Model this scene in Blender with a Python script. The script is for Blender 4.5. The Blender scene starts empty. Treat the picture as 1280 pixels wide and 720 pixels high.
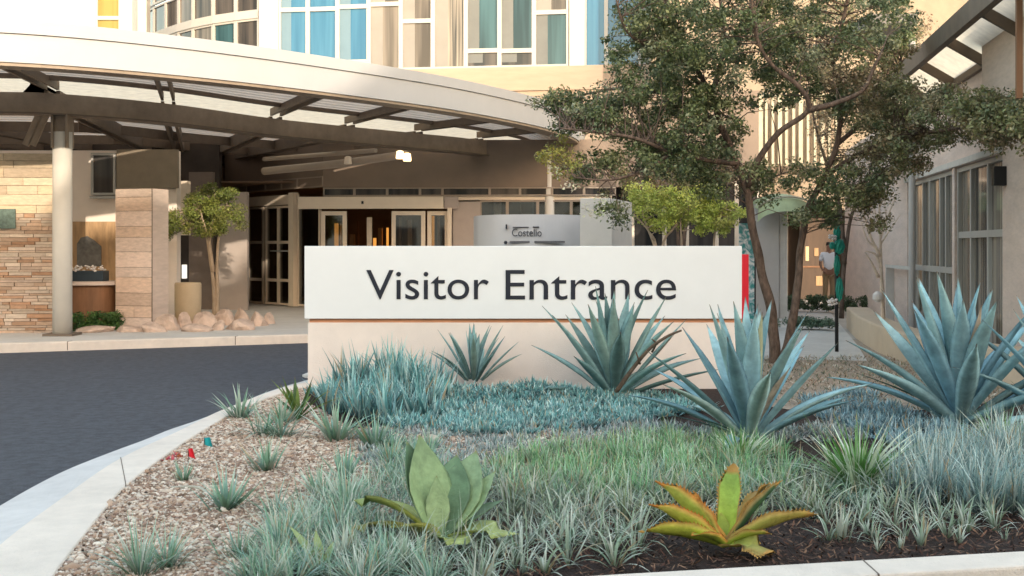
import bpy, math, random
import numpy as np
from mathutils import Vector, Matrix, noise as mnoise

random.seed(7)
rng = np.random.default_rng(11)
R = math.radians
scene = bpy.context.scene
COL = scene.collection

# ------------------------------------------------------------------ camera
EYE, HOR, FPX = 1.6, 310.0, 1500.0
cam_data = bpy.data.cameras.new("camera")
cam = bpy.data.objects.new("camera", cam_data)
COL.objects.link(cam)
cam.location = (0, 0, EYE)
cam.rotation_euler = (R(90), 0, 0)
cam_data.sensor_width = 36.0
cam_data.lens = 36.0 * FPX / 1280.0
cam_data.shift_y = -(360.0 - HOR) / 1280.0
cam_data.clip_start = 0.05
cam_data.clip_end = 3000
cam_data.dof.use_dof = True
cam_data.dof.focus_distance = 11.0
cam_data.dof.aperture_fstop = 9
scene.camera = cam


def at(px, py, Y):
    """world point that stands at distance Y and projects to a photo pixel"""
    return Vector(((px - 640) / FPX * Y, Y, EYE + (HOR - py) / FPX * Y))


def gnd(px, py, z=0.0):
    Y = (EYE - z) * FPX / (py - HOR)
    return Vector(((px - 640) / FPX * Y, Y, z))


# ------------------------------------------------------------------ light
DIR = Vector((-0.30, 1.0, -0.25)).normalized()      # direction the sunlight travels
elev = math.asin(-DIR.z)
world = bpy.data.worlds.new("World")
scene.world = world
world.use_nodes = True
nt = world.node_tree
sky = nt.nodes.new("ShaderNodeTexSky")
sky.sky_type = 'NISHITA'
sky.sun_disc = False
sky.sun_elevation = elev
sky.sun_rotation = math.atan2(-DIR.x, -DIR.y)
sky.air_density = 1.0
sky.dust_density = 0.8
sky.ozone_density = 1.0
wb_ = nt.nodes.new("ShaderNodeVectorMath")
wb_.operation = 'MULTIPLY'
wb_.inputs[1].default_value = (1.25, 1.0, 0.75)      # white balance of the camera
nt.links.new(sky.outputs[0], wb_.inputs[0])
nt.links.new(wb_.outputs[0], nt.nodes["Background"].inputs[0])
nt.nodes["Background"].inputs[1].default_value = SKY = 0.86
sun_d = bpy.data.lights.new("sun", 'SUN')
sun_d.energy = 4.2
sun_d.angle = R(0.5)
sun_d.color = (1.0, 0.85, 0.66)
sun = bpy.data.objects.new("sun", sun_d)
COL.objects.link(sun)
sun.rotation_euler = DIR.to_track_quat('-Z', 'Y').to_euler()
scene.view_settings.view_transform = 'Standard'
scene.view_settings.look = 'None'
scene.view_settings.exposure = 0
scene.cycles.use_denoising = True
try:
    scene.cycles.denoiser = 'OPENIMAGEDENOISE'
except Exception:
    pass
scene.cycles.max_bounces = 8
scene.cycles.transparent_max_bounces = 12
scene.cycles.caustics_reflective = False
scene.cycles.caustics_refractive = False
scene.cycles.sample_clamp_indirect = 6.0

# ------------------------------------------------------------------ materials
MATS = {}


def mat(name, col, rough=0.7, var=0.12, scale=4.0, bump=0.0, bscale=40.0, metal=0.0, spec=0.4,
        stretch=(1, 1, 1), attr=False, emit=None, estr=0.0, dirt=0.0, transl=0.0, var2=0.0):
    if name in MATS:
        return MATS[name]
    m = bpy.data.materials.new(name)
    m.use_nodes = True
    t = m.node_tree
    N, L = t.nodes, t.links
    b = N["Principled BSDF"]
    b.inputs["Roughness"].default_value = rough
    b.inputs["Metallic"].default_value = metal
    b.inputs["Specular IOR Level"].default_value = spec
    tc = N.new("ShaderNodeTexCoord")
    mp = N.new("ShaderNodeMapping")
    mp.inputs["Scale"].default_value = stretch
    L.new(tc.outputs["Object"], mp.inputs[0])
    src = None
    if attr:
        a = N.new("ShaderNodeVertexColor")
        a.layer_name = "Col"
        src = a.outputs["Color"]
    else:
        rgb = N.new("ShaderNodeRGB")
        rgb.outputs[0].default_value = (*col, 1)
        src = rgb.outputs[0]
    nz = N.new("ShaderNodeTexNoise")
    nz.inputs["Scale"].default_value = scale
    nz.inputs["Detail"].default_value = 6
    nz.inputs["Roughness"].default_value = 0.62
    L.new(mp.outputs[0], nz.inputs["Vector"])
    mr = N.new("ShaderNodeMapRange")
    mr.inputs["From Min"].default_value = 0.3
    mr.inputs["From Max"].default_value = 0.7
    mr.inputs["To Min"].default_value = 1 - var
    mr.inputs["To Max"].default_value = 1 + var
    L.new(nz.outputs["Fac"], mr.inputs["Value"])
    mul = N.new("ShaderNodeVectorMath")
    mul.operation = 'SCALE'
    L.new(src, mul.inputs[0])
    L.new(mr.outputs[0], mul.inputs["Scale"])
    out = mul.outputs[0]
    if var2 or dirt:
        n2 = N.new("ShaderNodeTexNoise")
        n2.inputs["Scale"].default_value = scale * 0.17
        n2.inputs["Detail"].default_value = 5
        L.new(mp.outputs[0], n2.inputs["Vector"])
        m2 = N.new("ShaderNodeMapRange")
        m2.inputs["From Min"].default_value = 0.35
        m2.inputs["From Max"].default_value = 0.65
        m2.inputs["To Min"].default_value = 1 - (var2 or dirt)
        m2.inputs["To Max"].default_value = 1.0 + var2 * 0.6
        L.new(n2.outputs["Fac"], m2.inputs["Value"])
        mu2 = N.new("ShaderNodeVectorMath")
        mu2.operation = 'SCALE'
        L.new(out, mu2.inputs[0])
        L.new(m2.outputs[0], mu2.inputs["Scale"])
        out = mu2.outputs[0]
    L.new(out, b.inputs["Base Color"])
    if bump > 0:
        nb = N.new("ShaderNodeTexNoise")
        nb.inputs["Scale"].default_value = bscale
        nb.inputs["Detail"].default_value = 5
        L.new(mp.outputs[0], nb.inputs["Vector"])
        bp = N.new("ShaderNodeBump")
        bp.inputs["Strength"].default_value = bump
        bp.inputs["Distance"].default_value = 0.02
        L.new(nb.outputs["Fac"], bp.inputs["Height"])
        L.new(bp.outputs[0], b.inputs["Normal"])
    if emit:
        b.inputs["Emission Color"].default_value = (*emit, 1)
        b.inputs["Emission Strength"].default_value = estr
    if transl > 0:
        tb = N.new("ShaderNodeBsdfTranslucent")
        L.new(out, tb.inputs["Color"])
        mx = N.new("ShaderNodeMixShader")
        mx.inputs[0].default_value = transl
        L.new(b.outputs[0], mx.inputs[1])
        L.new(tb.outputs[0], mx.inputs[2])
        L.new(mx.outputs[0], N["Material Output"].inputs[0])
    MATS[name] = m
    return m


def clear_glass(name, tint=(0.6, 0.65, 0.65), refl=0.16):
    m = bpy.data.materials.new(name)
    m.use_nodes = True
    t = m.node_tree
    N, L = t.nodes, t.links
    N.remove(N["Principled BSDF"])
    tr = N.new("ShaderNodeBsdfTransparent")
    tr.inputs[0].default_value = (*tint, 1)
    gl = N.new("ShaderNodeBsdfGlossy")
    gl.inputs["Roughness"].default_value = 0.03
    gl.inputs[0].default_value = (0.9, 0.92, 0.95, 1)
    lw = N.new("ShaderNodeLayerWeight")
    lw.inputs[0].default_value = 0.35
    mr = N.new("ShaderNodeMapRange")
    mr.inputs["To Min"].default_value = refl
    mr.inputs["To Max"].default_value = 0.9
    L.new(lw.outputs["Fresnel"], mr.inputs["Value"])
    mx = N.new("ShaderNodeMixShader")
    L.new(mr.outputs[0], mx.inputs[0])
    L.new(tr.outputs[0], mx.inputs[1])
    L.new(gl.outputs[0], mx.inputs[2])
    L.new(mx.outputs[0], N["Material Output"].inputs[0])
    MATS[name] = m
    return m


def pane_glass(name, c1, c2, stripe=7.0, rough=0.3):
    """coated facade glass: vertical soft bands of what stands behind it (curtains, reveals)"""
    m = bpy.data.materials.new(name)
    m.use_nodes = True
    t = m.node_tree
    N, L = t.nodes, t.links
    b = N["Principled BSDF"]
    tc = N.new("ShaderNodeTexCoord")
    mp = N.new("ShaderNodeMapping")
    mp.inputs["Scale"].default_value = (stripe, stripe, 0.35)
    L.new(tc.outputs["Object"], mp.inputs[0])
    nz = N.new("ShaderNodeTexNoise")
    nz.inputs["Scale"].default_value = 0.45
    nz.inputs["Detail"].default_value = 3
    L.new(mp.outputs[0], nz.inputs["Vector"])
    cr = N.new("ShaderNodeValToRGB")
    cr.color_ramp.elements[0].position = 0.38
    cr.color_ramp.elements[0].color = (*c1, 1)
    cr.color_ramp.elements[1].position = 0.62
    cr.color_ramp.elements[1].color = (*c2, 1)
    L.new(nz.outputs["Fac"], cr.inputs[0])
    L.new(cr.outputs[0], b.inputs["Base Color"])
    b.inputs["Roughness"].default_value = 0.08
    b.inputs["Specular IOR Level"].default_value = 0.3
    MATS[name] = m
    return m


WHITE = mat("white_sign_paint", (0.80, 0.82, 0.83), 0.42, 0.02, 3, 0.03, 8, dirt=0.03)
INK = mat("navy_lettering", (0.018, 0.022, 0.035), 0.35, 0.1)
PLASTER = mat("peach_stucco", (0.86, 0.76, 0.69), 0.85, 0.045, 3, 0.25, 90, dirt=0.07)
PEACHTRIM = mat("orange_joint", (0.62, 0.30, 0.17), 0.7, 0.1)  # light reflected under the panel, painted into the joint as orange
RED = mat("red_panel", (0.62, 0.012, 0.03), 0.35, 0.06)
ASPHALT = mat("asphalt", (0.092, 0.098, 0.118), 0.9, 0.26, 70, 1.0, 150, var2=0.20)
CONC = mat("pale_concrete", (0.60, 0.58, 0.55), 0.85, 0.07, 7, 0.3, 70, dirt=0.10)
KERBC = mat("kerb_concrete", (0.80, 0.70, 0.61), 0.85, 0.06, 9, 0.35, 80, dirt=0.12)
GUTTER = mat("gutter_concrete", (0.66, 0.635, 0.62), 0.85, 0.06, 9, 0.3, 80, dirt=0.12)
PAVE = mat("plaza_paving", (0.50, 0.45, 0.39), 0.9, 0.08, 5, 0.2, 60, dirt=0.12)
SOIL = mat("dark_mulch", (0.035, 0.020, 0.016), 0.95, 0.4, 22, 1.0, 60)
DGRAN = mat("decomposed_granite", (0.42, 0.34, 0.27), 0.95, 0.25, 20, 0.8, 90)
GRAVB = mat("gravel_bed", (0.30, 0.215, 0.175), 0.95, 0.35, 45, 1.0, 60)
PEBB = mat("pebble_stone", (0.4, 0.3, 0.25), 0.85, 0.12, 60, 0.2, 200, attr=True)
MULCH = mat("mulch_chips", (0.05, 0.03, 0.02), 0.95, 0.2, 60, attr=True)
FASCIA = mat("cream_metal_fascia", (0.43, 0.425, 0.43), 0.55, 0.03, 2, dirt=0.04)
STEEL = mat("bronze_steel", (0.31, 0.24, 0.18), 0.55, 0.15, 5, dirt=0.15)
STEELD = mat("dark_bronze_steel", (0.15, 0.115, 0.088), 0.6, 0.15, 5)
DECK = mat("grey_corrugated_deck", (0.60, 0.53, 0.47), 0.6, 0.06, 4, transl=0.42)
SOFF = mat("brown_soffit", (0.42, 0.31, 0.22), 0.7, 0.1, 3)
SKYL = mat("translucent_skylight", (0.82, 0.74, 0.60), 0.6, 0.14, 5, transl=0.55)
COLM = mat("column_paint", (0.66, 0.63, 0.58), 0.5, 0.04, 3, dirt=0.05)
STONE = mat("stacked_stone", (0.4, 0.3, 0.2), 0.9, 0.16, 9, 0.5, 45, attr=True, stretch=(1, 1, 3))
TOWERW = mat("white_tower_cladding", (0.58, 0.56, 0.53), 0.6, 0.03, 1.5)
FRAME = mat("white_window_frame", (0.42, 0.41, 0.395), 0.5, 0.03)
BANDP = mat("peach_limestone_band", (0.40, 0.305, 0.235), 0.8, 0.07, 1.5, 0.1, 40, stretch=(1, 1, 6), dirt=0.1)
BULK = mat("taupe_bulkhead", (0.21, 0.16, 0.125), 0.7, 0.08, 2)
CREAMF = mat("cream_door_frame", (0.78, 0.67, 0.55), 0.5, 0.04)
DARKF = mat("bronze_mullion", (0.33, 0.27, 0.22), 0.5, 0.06)
TAUPE = mat("taupe_wall", (0.42, 0.36, 0.33), 0.8, 0.06, 3, 0.2, 50)
PINKST = mat("pink_limestone", (0.64, 0.52, 0.45), 0.85, 0.10, 4, 0.3, 50, stretch=(1, 1, 5), dirt=0.1)
RWALL = mat("pinkish_brick_wall", (0.76, 0.63, 0.57), 0.9, 0.08, 8, 0.5, 60, stretch=(1, 1, 4), dirt=0.12)
BLACK = mat("black_metal", (0.012, 0.012, 0.013), 0.45, 0.1)
WOOD = mat("brown_wood", (0.20, 0.095, 0.045), 0.6, 0.25, 8, 0.1, 30, stretch=(1, 1, 0.15))
DWOOD = mat("dark_wood_gate", (0.07, 0.042, 0.026), 0.6, 0.25, 8, stretch=(1, 1, 0.2))
TANW = mat("tan_mural_stone", (0.45, 0.29, 0.16), 0.8, 0.3, 5, stretch=(2, 2, 0.4))
INTER = mat("interior_brown", (0.18, 0.115, 0.075), 0.8, 0.2, 2)
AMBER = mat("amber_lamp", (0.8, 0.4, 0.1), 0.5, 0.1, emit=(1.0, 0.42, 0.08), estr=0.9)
WARML = mat("warm_lamp_glass", (1, 0.8, 0.5), 0.3, 0.0, emit=(1.0, 0.72, 0.36), estr=3.0)
BARK = mat("oak_bark", (0.125, 0.088, 0.068), 0.95, 0.6, 18, 1.0, 26, stretch=(1, 1, 0.35))
PBARK = mat("pale_bark", (0.40, 0.31, 0.23), 0.9, 0.2, 14, 0.4, 30, stretch=(1, 1, 0.3))
LEAFM = mat("tree_leaves", (0.05, 0.08, 0.04), 0.5, 0.1, 30, attr=True, transl=0.22, spec=0.5)
GRASSM = mat("grass_blades", (0.1, 0.2, 0.1), 0.5, 0.12, 30, attr=True, transl=0.2)
AGAVEM = mat("agave_leaf_skin", (0.2, 0.3, 0.3), 0.7, 0.24, 9, 0.25, 30, attr=True, spec=0.2, var2=0.18)
SOFTG = mat("fleshy_green_leaf", (0.2, 0.3, 0.1), 0.55, 0.22, 16, 0.3, 40, attr=True, transl=0.15, spec=0.3, var2=0.15)
ROCK = mat("sandstone_boulder", (0.58, 0.44, 0.36), 0.9, 0.28, 5, 0.7, 18, dirt=0.2)
BEIGEP = mat("beige_planter", (0.48, 0.38, 0.26), 0.8, 0.06, 4, 0.2, 60)
GREYSIGN = mat("grey_wall_sign", (0.56, 0.56, 0.575), 0.6, 0.04, 2)
GREYW = mat("grey_stucco", (0.52, 0.50, 0.49), 0.85, 0.05, 3, 0.25, 60, dirt=0.08)
TEAL = mat("teal_ribbon", (0.02, 0.30, 0.24), 0.45, 0.2, 12)
PUFF = mat("white_blossom", (0.75, 0.70, 0.68), 0.8, 0.1)
LIME = mat("pale_green_awning", (0.36, 0.42, 0.25), 0.7, 0.15, 6)
SLAT = mat("pale_slat", (0.40, 0.37, 0.28), 0.7, 0.15, 3)
TANB = mat("tan_stucco", (0.31, 0.25, 0.19), 0.85, 0.12, 2, 0.2, 40, dirt=0.15)
BANNER = None
CASTW = mat("office_concrete", (0.55, 0.48, 0.40), 0.8, 0.06, 1)
SKIN = mat("skin", (0.28, 0.15, 0.10), 0.6, 0.03)
SHIRT = mat("white_shirt", (0.75, 0.77, 0.82), 0.8, 0.04)
KHAKI = mat("khaki_trousers", (0.30, 0.21, 0.12), 0.85, 0.05)
HAIR = mat("dark_hair", (0.02, 0.014, 0.01), 0.6, 0.1)
FLRED = mat("red_flag_plastic", (0.75, 0.03, 0.05), 0.4, 0.1)
FLTEAL = mat("teal_plastic", (0.02, 0.38, 0.42), 0.4, 0.1)
NAVYB = mat("navy_box", (0.02, 0.035, 0.05), 0.5, 0.2)
GL_BLUE = pane_glass("blue_glass", (0.025, 0.115, 0.215), (0.05, 0.17, 0.28))  # reflected sky is painted into the pane colour as blue
GL_TEAL = pane_glass("teal_glass", (0.010, 0.035, 0.045), (0.04, 0.10, 0.12))
GL_GREY = pane_glass("grey_glass", (0.03, 0.028, 0.027), (0.12, 0.105, 0.09))
GL_TAN = pane_glass("tan_glass", (0.06, 0.05, 0.042), (0.19, 0.165, 0.14))
GL_DARK = pane_glass("dark_glass", (0.02, 0.022, 0.025), (0.085, 0.075, 0.07))
GL_OCHRE = pane_glass("ochre_glass", (0.22, 0.16, 0.03), (0.28, 0.21, 0.05))
GL_CURT = pane_glass("curtain_glass", (0.04, 0.04, 0.04), (0.34, 0.30, 0.25), 22.0)
GL_CLEAR = clear_glass("clear_glass", (0.62, 0.62, 0.6), 0.07)

# ------------------------------------------------------------------ mesh helpers
WL = {}


def wloc(o):
    return WL.get(o.name, Vector((0, 0, 0))) if o else Vector((0, 0, 0))


def tag(o, label=None, cat=None, group=None, kind=None):
    if label: o["label"] = label
    if cat: o["category"] = cat
    if group: o["group"] = group
    if kind: o["kind"] = kind
    return o


def thing(name, loc, label, cat, group=None):
    o = bpy.data.objects.new(name, None)
    COL.objects.link(o)
    o.location = loc
    o.empty_display_size = 0.2
    WL[o.name] = Vector(loc)
    return tag(o, label, cat, group)


def mesh_np(name, V, F, material, parent=None, cols=None, smooth=False, loc=None):
    """V (n,3), F list of tuples or (m,k) array, world coordinates"""
    base = wloc(parent)
    origin = Vector((0, 0, 0))
    if parent is None and loc is not None:
        origin = Vector(loc)
        base = origin
    V = np.asarray(V, dtype=np.float64) - np.array(base)
    me = bpy.data.meshes.new(name)
    if isinstance(F, np.ndarray):
        k = F.shape[1]
        me.vertices.add(len(V))
        me.vertices.foreach_set("co", V.astype(np.float32).ravel())
        me.loops.add(F.size)
        me.loops.foreach_set("vertex_index", F.astype(np.int32).ravel())
        me.polygons.add(len(F))
        me.polygons.foreach_set("loop_start", np.arange(0, F.size, k, dtype=np.int32))
        me.polygons.foreach_set("loop_total", np.full(len(F), k, dtype=np.int32))
        me.update(calc_edges=True)
    else:
        me.from_pydata([tuple(v) for v in V], [], F)
        me.update()
    if cols is not None:
        ca = me.color_attributes.new("Col", 'FLOAT_COLOR', 'POINT')
        c = np.ones((len(V), 4), dtype=np.float32)
        c[:, :3] = np.clip(np.asarray(cols), 0, 1)
        ca.data.foreach_set("color", c.ravel())
    if smooth:
        me.polygons.foreach_set("use_smooth", np.ones(len(me.polygons), dtype=bool))
    me.materials.append(material)
    o = bpy.data.objects.new(name, me)
    COL.objects.link(o)
    if parent is not None:
        o.parent = parent
        WL[o.name] = base
    else:
        o.location = origin
        WL[o.name] = origin
    return o


class MB:
    def __init__(s):
        s.v, s.f, s.c = [], [], []

    def add(s, vs, fs, col=None):
        n = len(s.v)
        s.v += [tuple(x) for x in vs]
        s.f += [tuple(i + n for i in f) for f in fs]
        if col is not None:
            s.c += [col] * len(vs)
        return s

    def hexa(s, p, col=None):
        # p: 8 points, bottom 4 ccw then top 4
        return s.add(p, [(3, 2, 1, 0), (4, 5, 6, 7), (0, 1, 5, 4), (1, 2, 6, 5), (2, 3, 7, 6), (3, 0, 4, 7)], col)

    def box(s, x0, x1, y0, y1, z0, z1, col=None):
        return s.hexa([(x0, y0, z0), (x1, y0, z0), (x1, y1, z0), (x0, y1, z0),
                       (x0, y0, z1), (x1, y0, z1), (x1, y1, z1), (x0, y1, z1)], col)

    def bar(s, a, b, w, h, col=None):
        """rectangular bar from a to b, w horizontal width, h height (centred)"""
        a, b = Vector(a), Vector(b)
        t = (b - a).normalized()
        side = t.cross(Vector((0, 0, 1)))
        if side.length < 1e-4: side = Vector((1, 0, 0))
        side.normalize()
        up = side.cross(t).normalized()
        P = []
        for q in (-1, 1):
            for e in (a, b) if q == -1 else (a, b):
                pass
        c = lambda e, i, j: e + side * (w / 2 * i) + up * (h / 2 * j)
        return s.hexa([c(a, -1, -1), c(a, 1, -1), c(b, 1, -1), c(b, -1, -1),
                       c(a, -1, 1), c(a, 1, 1), c(b, 1, 1), c(b, -1, 1)], col)

    def tube(s, pts, rad, n=10, col=None, cap=True):
        pts = [Vector(p) for p in pts]
        if not hasattr(rad, '__len__'): rad = [rad] * len(pts)
        vs = []
        prev = None
        for i, p in enumerate(pts):
            t = (pts[min(i + 1, len(pts) - 1)] - pts[max(i - 1, 0)]).normalized()
            if prev is None:
                sd = t.cross(Vector((0, 0, 1)))
                if sd.length < 1e-3: sd = t.cross(Vector((0, 1, 0)))
            else:
                sd = prev - t * prev.dot(t)
            sd.normalize()
            prev = sd
            up = sd.cross(t)
            for k in range(n):
                a = 2 * math.pi * k / n
                vs.append(p + (sd * math.cos(a) + up * math.sin(a)) * rad[i])
        fs = []
        for i in range(len(pts) - 1):
            for k in range(n):
                k2 = (k + 1) % n
                fs.append((i * n + k, i * n + k2, (i + 1) * n + k2, (i + 1) * n + k))
        if cap:
            fs.append(tuple(range(n - 1, -1, -1)))
            fs.append(tuple(range((len(pts) - 1) * n, len(pts) * n)))
        return s.add(vs, fs, col)

    def lathe(s, c, prof, n=28, col=None):
        vs, fs = [], []
        for r, z in prof:
            for k in range(n):
                a = 2 * math.pi * k / n
                vs.append((c[0] + r * math.cos(a), c[1] + r * math.sin(a), c[2] + z))
        for i in range(len(prof) - 1):
            for k in range(n):
                k2 = (k + 1) % n
                fs.append((i * n + k, i * n + k2, (i + 1) * n + k2, (i + 1) * n + k))
        fs.append(tuple(range(n - 1, -1, -1)))
        fs.append(tuple(range((len(prof) - 1) * n, len(prof) * n)))
        return s.add(vs, fs, col)

    def sheet(s, pts, z, zb=None):
        """flat polygon (list of xy)"""
        return s.add([(p[0], p[1], z) for p in pts], [tuple(range(len(pts)))])

    def strip(s, A, B, col=None):
        """quads between two equal length polylines"""
        n = len(A)
        return s.add(list(A) + list(B), [(i, i + 1, n + i + 1, n + i) for i in range(n - 1)], col)

    def ribbon(s, outer, inner, z0, z1):
        """solid band between two xy polylines from z0 to z1 (z may be functions of side)"""
        n = len(outer)
        zo0, zi0 = (z0 if isinstance(z0, tuple) else (z0, z0))
        zo1, zi1 = (z1 if isinstance(z1, tuple) else (z1, z1))
        vs = [(p[0], p[1], zo0) for p in outer] + [(p[0], p[1], zi0) for p in inner] + \
             [(p[0], p[1], zi1) for p in inner] + [(p[0], p[1], zo1) for p in outer]
        fs = []
        for r in range(4):
            a, b = r * n, ((r + 1) % 4) * n
            for i in range(n - 1):
                fs.append((a + i, a + i + 1, b + i + 1, b + i))
        fs.append((0, n, 2 * n, 3 * n))
        fs.append((n - 1, 4 * n - 1, 3 * n - 1, 2 * n - 1))
        return s.add(vs, fs)

    def build(s, name, material, parent=None, smooth=False, bevel=0.0, loc=None, autosmooth=None):
        cols = s.c if s.c and len(s.c) == len(s.v) else None
        o = mesh_np(name, s.v, s.f, material, parent, cols, smooth, loc)
        if bevel > 0:
            md = o.modifiers.new("bevel", 'BEVEL')
            md.width = bevel
            md.segments = 2
            md.limit_method = 'ANGLE'
            md.angle_limit = R(40)
        return o


def spline(pts, n=10):
    """catmull-rom through 2-D or 3-D points"""
    P = [Vector(p) for p in pts]
    P = [P[0] * 2 - P[1]] + P + [P[-1] * 2 - P[-2]]
    out = []
    for i in range(1, len(P) - 2):
        for k in range(n):
            t = k / n
            a, b, c, d = P[i - 1], P[i], P[i + 1], P[i + 2]
            out.append(0.5 * ((2 * b) + (c - a) * t + (2 * a - 5 * b + 4 * c - d) * t * t + (3 * b - a - 3 * c + d) * t ** 3))
    out.append(P[-2])
    return out


class Facade:
    """a vertical wall plane through two ground points; s runs along it, d stands out of it towards the viewer"""
    def __init__(f, P0, P1):
        f.P = Vector((P0[0], P0[1], 0))
        f.u = (Vector((P1[0], P1[1], 0)) - f.P).normalized()
        f.n = Vector((f.u.y, -f.u.x, 0))
        f.L = (Vector((P1[0], P1[1], 0)) - f.P).length

    def pt(f, s, d, z):
        v = f.P + f.u * s + f.n * d
        return Vector((v.x, v.y, z))

    def s(f, px):
        k = (px - 640) / FPX       # ray x = k*y
        # P.x+u.x s = k (P.y+u.y s)
        return (k * f.P.y - f.P.x) / (f.u.x - k * f.u.y)

    def z(f, px, py):
        s = f.s(px)
        return EYE + (HOR - py) / FPX * (f.P.y + f.u.y * s)

    def box(f, mb, s0, s1, d0, d1, z0, z1, col=None):
        return mb.hexa([f.pt(s0, d1, z0), f.pt(s1, d1, z0), f.pt(s1, d0, z0), f.pt(s0, d0, z0),
                        f.pt(s0, d1, z1), f.pt(s1, d1, z1), f.pt(s1, d0, z1), f.pt(s0, d0, z1)], col)

    def window(f, parent, s0, s1, z0, z1, fw, glass, frame, d=0.0, dep=0.08, rails=(), posts=(), label=None, name="window", blind=None):
        g = 0.0015
        s0 += g; s1 -= g; z0 += g; z1 -= g
        m = MB()
        f.box(m, s0, s0 + fw, d, d + dep, z0, z1)
        f.box(m, s1 - fw, s1, d, d + dep, z0, z1)
        f.box(m, s0 + fw, s1 - fw, d, d + dep - 0.004, z0, z0 + fw)
        f.box(m, s0 + fw, s1 - fw, d, d + dep - 0.004, z1 - fw, z1)
        for zr in rails:
            f.box(m, s0 + fw, s1 - fw, d, d + dep - 0.008, zr - fw * 0.7, zr + fw * 0.7)
        for sp in posts:
            f.box(m, sp - fw * 0.6, sp + fw * 0.6, d, d + dep - 0.006, z0 + fw, z1 - fw)
        w = m.build(name, frame, parent)
        if label: w["label"] = label
        p = MB()
        f.box(p, s0 + fw * 0.5, s1 - fw * 0.5, d + dep * 0.25, d + dep * 0.5, z0 + fw * 0.5, z1 - fw * 0.5)
        p.build("pane", glass, w)
        if blind:  # flat strip on the glass, its colour stands for the lighter left reveal
            bm_, fr, lo = blind
            q = MB()
            a_, b_ = s0 + fw, s0 + fw + (s1 - s0 - 2 * fw) * fr
            f.box(q, a_, b_, d + dep * 0.5 + .002, d + dep * 0.5 + .006, z0 + fw + lo * (z1 - z0), z1 - fw)
            q.build("blind", bm_, w)
        return w


def ashlar(f, mb, s0, s1, d, z0, z1, palette, hmin=0.06, hmax=0.14, lmin=0.2, lmax=0.6, depth=0.12, jit=0.02):
    z = z0
    while z < z1 - 1e-3:
        h = random.uniform(hmin, hmax)
        if z + h > z1 - hmin * 0.6: h = z1 - z
        s = s0 - random.uniform(0, lmin)
        while s < s1:
            l = random.uniform(lmin, lmax)
            a, b = max(s, s0), min(s + l, s1)
            if s1 - b < lmin * 0.4: b = s1
            if b - a > 0.02:
                c = random.choice(palette)
                k = random.uniform(0.82, 1.15)
                f.box(mb, a + 0.004, b - 0.004, d - depth, d + random.uniform(-jit, jit), z + 0.004, z + h - 0.004,
                      (c[0] * k, c[1] * k, c[2] * k))
            s = max(b, s + l)
        z += h
    # mortar backing
    f.box(mb, s0 + 0.003, s1 - 0.003, d - depth - 0.02, d - jit - 0.018, z0, z1, (0.22, 0.17, 0.13))
    return mb

BLIND_L = mat("pale_reveal", (0.23, 0.22, 0.205), 0.5, 0.06, 2)
BLIND_B = mat("blue_grey_reveal", (0.12, 0.20, 0.26), 0.5, 0.06, 2)
BLIND_D = mat("dusky_reveal", (0.13, 0.14, 0.14), 0.5, 0.1, 2)
# =================================================================== GROUND
m = MB(); m.sheet([(-1500, -600), (1500, -600), (1500, 2500), (-1500, 2500)], -0.16)
tag(m.build("ground", PAVE), kind="structure")

# left kerb of the planter, from photo pixels on the ground
inner_px = [(20, 800), (67, 720), (107, 667), (147, 618), (178, 591), (231, 553), (267, 531), (293, 516), (340, 496), (400, 478)]
seam_px = [(-110, 790), (0, 682), (67, 631), (133, 584), (178, 560), (222, 540), (262, 520), (288, 509), (336, 491), (396, 474)]
outer_px = [(-260, 790), (0, 631), (89, 584), (178, 550), (210, 537), (240, 527), (262, 519), (284, 511), (330, 491), (390, 472)]
def world_line(px, z):
    return [gnd(a, b, z).to_2d() for a, b in px]
inn = spline(world_line(inner_px, 0.02), 6)
sea = spline(world_line(seam_px, 0.02), 6)
out_ = spline(world_line(outer_px, -0.03), 6)
# carry all three round behind the sign
def tail(off):
    return [Vector((-2.35 - off * 0.8, 15.6 + off * 0.3)), Vector((-1.6 - off * .6, 17.2 + off * 0.8)), Vector((0.2, 18.7 + off)), Vector((3.0, 19.4 + off))]
def join(l, off):
    base = [l[i] for i in range(0, len(l), 3)]
    return spline(base + tail(off), 4)
inn, sea, out_ = join(inn, 0.0), join(sea, 0.18), join(out_, 0.42)
n = min(len(inn), len(sea), len(out_)); inn, sea, out_ = inn[:n], sea[:n], out_[:n]
gap = [sea[i] + (out_[i] - sea[i]).normalized() * min(0.02, (out_[i] - sea[i]).length * .3) for i in range(n)]
kb = thing("planter_kerb", (inn[0].x, inn[0].y, 0), "pale curved concrete kerb and gutter edging the planted bed beside the road", "kerb")
m = MB(); m.ribbon(sea, inn, -0.12, 0.03); m.build("kerb_top", KERBC, kb, bevel=0.012)
for i_ in (27,):
    if i_ < n - 1:
        a_, b_ = sea[i_].lerp(inn[i_], -.01), inn[i_].lerp(sea[i_], -.01)
        m = MB(); m.bar((a_.x, a_.y, 0.022), (b_.x, b_.y, 0.022), 0.006, 0.02); m.build("expansion_joint", STEELD, kb)
m = MB(); m.ribbon(out_, gap, -0.14, (-0.035, 0.014)); m.build("gutter_pan", GUTTER, kb, bevel=0.008)
m = MB(); m.ribbon([g + (s - g) * .1 for g, s in zip(gap, sea)], [g + (s - g) * .9 for g, s in zip(gap, sea)], -0.13, -0.02); m.build("joint_filler", STEELD, kb)

# road
road = [(-60, -15), (12, -15), (12, 3.5), (6, 5.0), (3.0, 19.5), (3.0, 21.6), (-3.6, 20.9), (-8.06, 18.9), (-14, 16.9), (-60, 8)]
m = MB(); m.sheet([(-60, -15), (12, -15), (12, 21.9), (3, 21.9), (-3.6, 20.95), (-8.06, 18.95), (-14, 16.95), (-60, 8)], -0.06)
tag(m.build("road", ASPHALT), kind="structure")

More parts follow.
